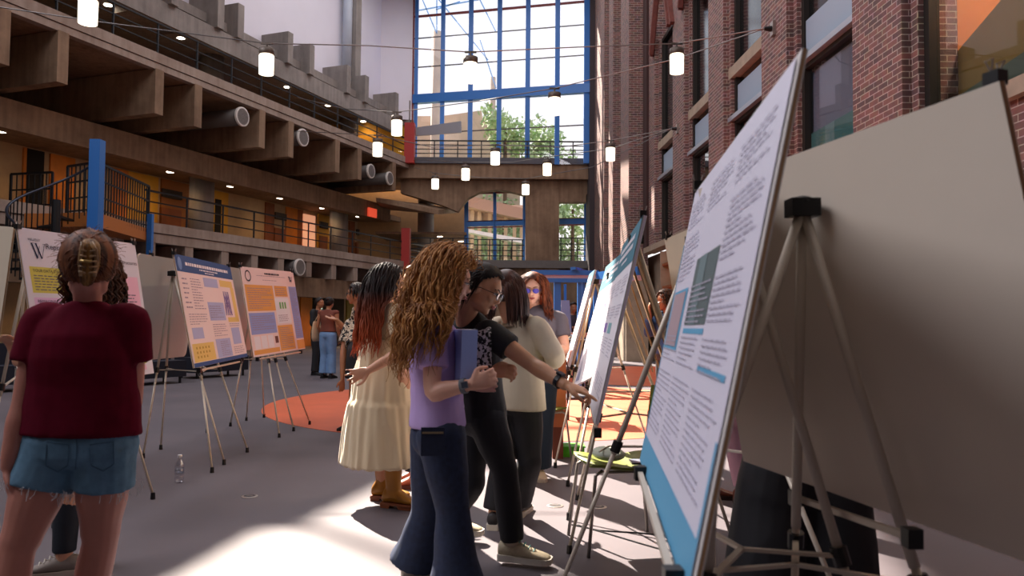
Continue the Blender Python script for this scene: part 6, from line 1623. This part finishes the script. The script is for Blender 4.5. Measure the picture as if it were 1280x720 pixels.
face_parts(o['H'], o['root'], mat('brow_auburn', '5a2c18', .6), ('glasses with blue reflecting lenses worn by the person in grey', mat('rim_violet', '4a4080', .4)), LB, lips='a04848')
for q, dd in (('ankL', V((.1, -1, 0))), ('ankR', V((-.2, -1, 0)))): shoe('shoe', J[q], dd, mat('cream_shoe', 'c8bca8', .7), WSOLE, o['root'])

# ========== 10. raised hands beyond the tilted posters
J, T, f, r_ = simpleJ((PX(836, 8.6, 0).x, 8.6, 0), (-1, -.35, 0), 1.56, 'up', 0, .1)
o = figure('person in blue denim shirt raising both hands to the face between posters and brick wall', J, SK3, .010, hands=({'d': V((-.1, 0, 1)), 'palm': V((.6, 0, .1)), 'curl': .7}, {'d': V((-.1, 0, 1)), 'palm': V((.6, 0, .1)), 'curl': .7}),
    top=dict(m=mat('navy_denim_shirt', '2a4468', .85, var=.1), sleeve=1.7, vox=.012), bottom=dict(m=BLKP, vox=.012))
hair_cap(o['H'], HC, o['root'], 1.15); locks(o['H'], HC, o['root'], n=110, length=.2, wave=.016, wl=.04, r0=.009, seed=61, vol=.02, steps=12)
for q in 'LR': shoe('shoe', J['ank' + q], f, BLK, BLK, o['root'])
# ========== 11. lilac trousers
J, T, f, r_ = simpleJ((PX(900, 5.2, 0).x, 5.25, 0), (.85, .3, 0), 1.55, 'down', .12, .4, .10)
J['ankL'] = V((PX(928, 5.2, 0).x, 5.2, .085)); J['ankR'] = V((PX(890, 5.3, 0).x, 5.35, .085)); J['kneeR'] = PX(893, 5.3, .48); J['kneeL'] = PX(915, 5.2, .48)
o = figure('person in lilac trousers and cream top glimpsed between the two large boards', J, SK1, .010, hands=({'d': V((0, 0, -1)), 'palm': V((1, 0, 0))}, {'d': V((0, 0, -1)), 'palm': V((-1, 0, 0))}),
    top=dict(m=mat('cream_knit', 'c8b890', .8), sleeve=.6, vox=.012), bottom=dict(m=mat('lilac_cloth', 'b08aa0', .85), r=(.105, .09, .07, .065, .06), vox=.012, crop=.9))
hair_cap(o['H'], HK, o['root'], 1.15)
for q in 'LR': shoe('loafer', J['ank' + q], V((1, -.1, 0)), mat('brown_leather', '6a3420', .4), mat('brown_sole', '2c1810', .5), o['root'])
# ========== 12. black flared clothes behind the huge blank board
J, T, f, r_ = simpleJ((1.22, 3.15, 0), (-.4, 1, 0), 1.66, 'down', 0, 0, 0)
J['ankL'] = V((1.0, 3.1, .085)); J['ankR'] = V((1.32, 3.12, .085)); J['kneeL'] = V((1.05, 3.12, .48)); J['kneeR'] = V((1.3, 3.12, .48))
o = figure('person in wide black trousers standing behind the huge blank board', J, SK3, .010, hands=({'d': V((0, 0, -1)), 'palm': V((1, 0, 0))}, {'d': V((0, 0, -1)), 'palm': V((-1, 0, 0))}),
    top=dict(m=BLK, sleeve=1.6, vox=.012), bottom=dict(m=BLKP, r=(.14, .15, .15, .155, .16), vox=.012, crop=.95))
hair_cap(o['H'], HK, o['root'], 1.15)
for q in 'LR': shoe('shoe', J['ank' + q], V((-.6, -.8, 0)), BLK, BLK, o['root'])
# far visitors beyond the booth
for px, Y, col, hd_, lb in ((716, 16.6, '3a3640', (.3, -1, 0), 'far person in dark grey standing beyond the blue booth posts'),):
    J, T, f, r_ = simpleJ((PX(px, Y, 0).x, Y, 0), hd_, 1.6, 'folded')
    o = figure(lb, J, SK3, .014, top=dict(m=mat('far_cloth_' + col, col, .8), sleeve=1.6, vox=.015), bottom=dict(m=BLKP, vox=.015))
    hair_cap(o['H'], HK, o['root'], 1.15); [shoe('shoe', J['ank' + q], f, BLK, BLK, o['root']) for q in 'LR']
# ================================================================== BLUE BOOTH
YB_ = 14.0
root = empty('glass_booth', PX(715, YB_, 0), 'blue steel framed booth of beams and posts beyond the posters', 'booth')
zt1 = P(715, 338, YB_).z
def bx(px0, px1, z0, z1, Y0, d=.12, m_=BLUE, nm='frame_post'):
    a, c = PX(px0, Y0, 0), PX(px1, Y0, 0); MB().box((a.x, Y0, z0), (c.x, Y0 + d, z1)).build(nm, m_, root)
for a, c in ((666, 669), (677, 681), (692.6, 701), (722, 727), (728, 731), (742, 746), (756, 759)): bx(a, c, 0, zt1 - .1, YB_)
for a, c in ((672, 675), (705, 708), (736, 740)): bx(a, c, 0, zt1 - .15, YB_ + 2.2)
bx(664, 748, zt1 - .09, zt1, YB_ - .04, .1, nm='top_beam'); bx(664, 748, zt1 - .15, zt1 - .09, YB_ - .02, .1, mat('silver_band', 'b4b0c0', .4, .3), 'silver_band'); bx(664, 748, zt1 - .22, zt1 - .15, YB_ - .04, .1, nm='top_beam')
a = PX(748, YB_, zt1 - .1); b2 = PX(800, YB_ - 1.6, zt1 - .1)
MB().bar(a, b2, .1, .14).build('top_beam', BLUE, root); MB().bar(a - UP * .11, b2 - UP * .11, .08, .08).build('silver_band', MC['silver_band'], root)
MB().bar(PX(716, YB_ - .1, zt1 + .03), PX(738, YB_ + 1.2, zt1 + .03), .1, .05).build('cross_bar', BLUE, root)
bx(664, 760, .92, 1.0, YB_ - .02, .1, mat('counter_silver', 'a8a4a0', .4, .3), 'counter_edge'); bx(664, 760, .76, .88, YB_ - .02, .08, nm='lower_beam')
for a, c in ((669, 677), (681, 692.6), (731, 742), (746, 756)):
    bx(a, c, 1.0, zt1 - .22, YB_ + .05, .01, MC['window_glass'], 'glass_sheet')
# grey cloth board leaning in the booth
p = PX(702, 15, .7); q = PX(716, 15, .7); zt_ = P(708, 375, 15).z
o = MB().hexa([p, q, q + V((0, .03, 0)), p + V((0, .03, 0)), V((p.x, 15.2, zt_)), V((q.x - .05, 15.2, zt_)), V((q.x - .05, 15.23, zt_)), V((p.x, 15.23, zt_))])
tag(o.build('pinboard', mat('pinboard_grey', '7e7886', .8)), 'grey pinboard propped inside the blue booth', 'pinboard')
root = empty('side_table', PX(709, 15.1, 0), 'low grey table under the propped pinboard in the booth', 'table')
MB().box((p.x - .1, 14.8, .66), (q.x + .1, 15.4, .7)).build('table_top', mat('table_grey', '77747c', .6), root)
for x in (p.x - .05, q.x + .05):
    for y in (14.85, 15.35): MB().box((x - .02, y - .02, 0), (x + .02, y + .02, .66)).build('leg', BLACK, root)
# ================================================================== orange box pedestal near the grey shirt
root = empty('box_pedestal', PX(699, 6.8, 0), 'orange brown wooden pedestal box beside the grey T-shirt', 'pedestal')
a, c = PX(689, 6.8, 0), PX(708, 6.8, 0); zt_ = P(700, 428, 6.8).z
MB().box((a.x, 6.8, .28), (c.x, 7.25, zt_)).build('body', mat('box_wood', 'b8683c', .6, var=.08), root)
MB().box((a.x - .01, 6.79, zt_), (c.x + .01, 7.27, zt_ + .02)).build('top', mat('box_top', 'c89070', .6), root)
MB().box((a.x + .02, 6.82, 0), (c.x - .02, 7.22, .28)).build('plinth', mat('box_dark', '6a3420', .7), root)
# cluttered trolley behind
root = empty('cart', PX(722, 9.5, 0), 'dark equipment cart with stacked papers beyond the thin board', 'cart')
a, c = PX(708, 9.5, 0), PX(735, 9.5, 0)
for z in (.25, .62, .95): MB().box((a.x, 9.4, z), (c.x, 9.95, z + .03)).build('shelf', mat('cart_dark', '2a2e3a', .5), root)
for x in (a.x + .02, c.x - .02):
    for y in (9.43, 9.92): MB().box((x - .015, y - .015, 0), (x + .015, y + .015, .98)).build('leg', BLACK, root)
for k in range(5):
    w_ = .16; tag(MB().box((a.x + .03 + .004 * k, 9.5, .98 + .012 * k), (a.x + .03 + w_, 9.72, .992 + .012 * k)).build('paper_pad', mat('pad%d' % (k % 3), ('e0dccc', '8fa0c0', 'c8b488')[k % 3], .7)), 'thin paper pad in the pile on the dark equipment cart', 'paper pad', 'paper pads on the cart')
# ================================================================== CHAIRS
GRN = mat('green_seat', '66701e', .5); 
def chair(c, ang, lab, back=True):
    M = Matrix.Rotation(ang, 3, 'Z'); T = lambda x, y, z: V(c) + M @ V((x, y, z))
    root = empty('stacking_chair', c, lab, 'chair')
    ax, ay = M @ V((1, 0, 0)), M @ V((0, 1, 0))
    mb = MB(); rs = []
    for k in range(9):
        s = -.21 + .42 * k / 8; dz = .012 * math.cos(k / 8 * 2 * math.pi) 
        rs.append([T(-.2, s, .45 + dz), T(-.15, s, .435 + dz), T(.15, s, .435 + dz), T(.2, s, .45 + dz), T(.2, s, .462 + dz), T(.15, s, .448 + dz), T(-.15, s, .448 + dz), T(-.2, s, .462 + dz)])
    mb.rings(rs).build('seat', GRN, root, True)
    for sx in (-1, 1):
        for sy in (-1, 1):
            MB().tube([T(.17 * sx, .15 * sy, .435), T(.18 * sx, .19 * sy, .41), T(.21 * sx, .235 * sy, .0)], .0095, 8).build('leg', ALU, root, True)
    MB().tube([T(-.17, -.15, .425), T(-.17, .15, .425)], .009).build('seat_frame', ALU, root); MB().tube([T(.17, -.15, .425), T(.17, .15, .425)], .009).build('seat_frame', ALU, root)
    if back:
        mb = MB(); rs = []
        for k in range(7):
            z = .6 + .25 * k / 6; y = .22 + .03 * k / 6
            rs.append([T(-.19, y + .0, z), T(-.1, y + .03, z), T(.1, y + .03, z), T(.19, y, z), T(.19, y + .012, z), T(.1, y + .042, z), T(-.1, y + .042, z), T(-.19, y + .012, z)])
        mb.rings(rs).build('backrest', GRN, root, True)
        for sx in (-1, 1): MB().tube([T(.17 * sx, .15, .43), T(.18 * sx, .22, .48), T(.185 * sx, .235, .7)], .009, 8).build('back_post', ALU, root, True)
chair(V((.60, 4.25, 0)), math.radians(-80), 'green seated metal chair under the edge-on teal poster, with a pouch on it')
chair(V((.22, 6.75, 0)), math.radians(120), 'green chair behind the cream jacket, beside the orange box')
root = empty('fabric_pouch', (.53, 4.2, .465), 'pale mint pouch lying on the green chair seat', 'pouch')
MB().ell((.53, 4.2, .50), (.085, .12, .036), Matrix.Rotation(.3, 3, 'Z')).build('pouch_body', mat('mint_cloth', 'c4ccbc', .7, var=.1), root, True)
MB().tube([V((.47, 4.1, .525)), V((.53, 4.2, .54)), V((.59, 4.3, .525))], .004).build('zip', ALU, root)
root = empty('phone', (.68, 4.14, .463), 'dark phone lying on the green chair beside the mint pouch', 'phone')
MB().box((.64, 4.08, .463), (.72, 4.2, .472)).build('phone_body', PLAS, root); MB().box((.645, 4.085, .472), (.715, 4.195, .473)).build('phone_screen', mat('screen_grey', '8890a0', .1), root)
# green bin tray
c = G(714, 569); root = empty('green_tray', c, 'bright green plastic tray on the floor between the easel legs', 'tray')
z0 = 0.0
tb = MB().box((c.x - .11, c.y - .1, 0), (c.x + .11, c.y + .1, .01))
for (x0, x1, y0, y1) in ((-.11, .11, -.1, -.09), (-.11, .11, .09, .1), (-.11, -.1, -.09, .09), (.1, .11, -.09, .09)): tb.box((c.x + x0, c.y + y0, .01), (c.x + x1, c.y + y1, .085))
tb.build('tray_body', mat('bright_green', '4ec018', .5), root)
MB().box((c.x - .12, c.y - .11, .085), (c.x + .12, c.y + .11, .095)).build('lid', mat('bright_green', '4ec018', .5), root)
# water bottle
c = G(224, 603); root = empty('water_bottle', c, 'clear plastic water bottle standing on the grey floor', 'bottle')
BG = glass('bottle_plastic', (.93, .94, .97), .22, .08)
MB().lathe(c, [(.028, 0), (.033, .006), (.033, .05), (.031, .055), (.033, .06), (.033, .12), (.03, .14), (.015, .165), (.013, .185)], 20).build('bottle_body', BG, root, True)
MB().lathe(c + UP * .185, [(.015, 0), (.015, .016), (.013, .018)], 16).build('cap', mat('cap_white', 'd8d8dc', .5), root)
MB().lathe(c, [(.0335, .07), (.0335, .105)], 20).build('label_band', glass('label_clear', (.8, .84, .9), .15, .2), root, True)
# floor outlets
for px, py, lb in ((694, 632.5, 'round steel floor outlet in front of the sneaker'), (748, 634, 'round steel floor outlet beside the green chair legs'), (312, 620.5, 'small round floor outlet near the sunlit patch'), (98, 600, 'faint round floor outlet near the denim shorts')):
    c = G(px, py); root = empty('floor_outlet', c, lb, 'floor outlet')
    MB().lathe(c, [(.055, 0), (.055, .003), (.045, .005)], 24).build('cover_ring', ALU, root); MB().lathe(c, [(.04, .004), (.04, .006)], 20).build('cover_plate', mat('outlet_dark', '2c2a30', .5), root)
    MB().box((c.x - .02, c.y - .006, .006), (c.x + .02, c.y + .006, .008)).build('slot', ALU, root)
# floor cable
tag(MB().tube([G(712, 656) + UP * .004, G(750, 664) + UP * .004, G(800, 667) + UP * .004, G(850, 672) + UP * .004], .004, 6).build('floor_cable', BLACK), 'thin dark cable running over the sunlit floor to the easels', 'cable')
tag(MB().tube([G(722, 657) + UP * .004, G(760, 668) + UP * .004, G(800, 680) + UP * .004, G(835, 690) + UP * .004], .004, 6).build('floor_cable', BLACK), 'second thin dark cable across the floor, closer to the green chair', 'cable')
# dark benches behind the easels
DKB = mat('navy_cloth', '141828', .8)
def bench(px0, px1, Y, h, lab):
    a, c = PX(px0, Y, 0), PX(px1, Y + 1.2, 0); d = (c - a).normalized(); n2 = V((-d.y, d.x, 0)); root = empty('padded_bench', (a + c) / 2, lab, 'bench')
    q = [a, c, c + n2 * .6, a + n2 * .6]
    MB().hexa([p + UP * .12 for p in q] + [p + UP * h for p in q]).build('seat_block', DKB, root)
    MB().hexa([p + UP * h for p in (a + n2 * .45, c + n2 * .45, c + n2 * .6, a + n2 * .6)] + [p + UP * (h + .35) for p in (a + n2 * .45, c + n2 * .45, c + n2 * .6, a + n2 * .6)]).build('backrest', DKB, root)
    for p in (a + d * .1 + n2 * .05, c - d * .1 + n2 * .05, a + d * .1 + n2 * .5, c - d * .1 + n2 * .5): MB().cyl(p, p + UP * .13, .025, n=8).build('leg', BLACK, root)
bench(-60, 110, 11.8, .42, 'long navy padded bench behind the maroon shirt'); bench(150, 235, 13.2, .42, 'navy padded bench behind the blank rounded board'); bench(245, 312, 15.2, .42, 'navy padded bench behind the navy header poster')
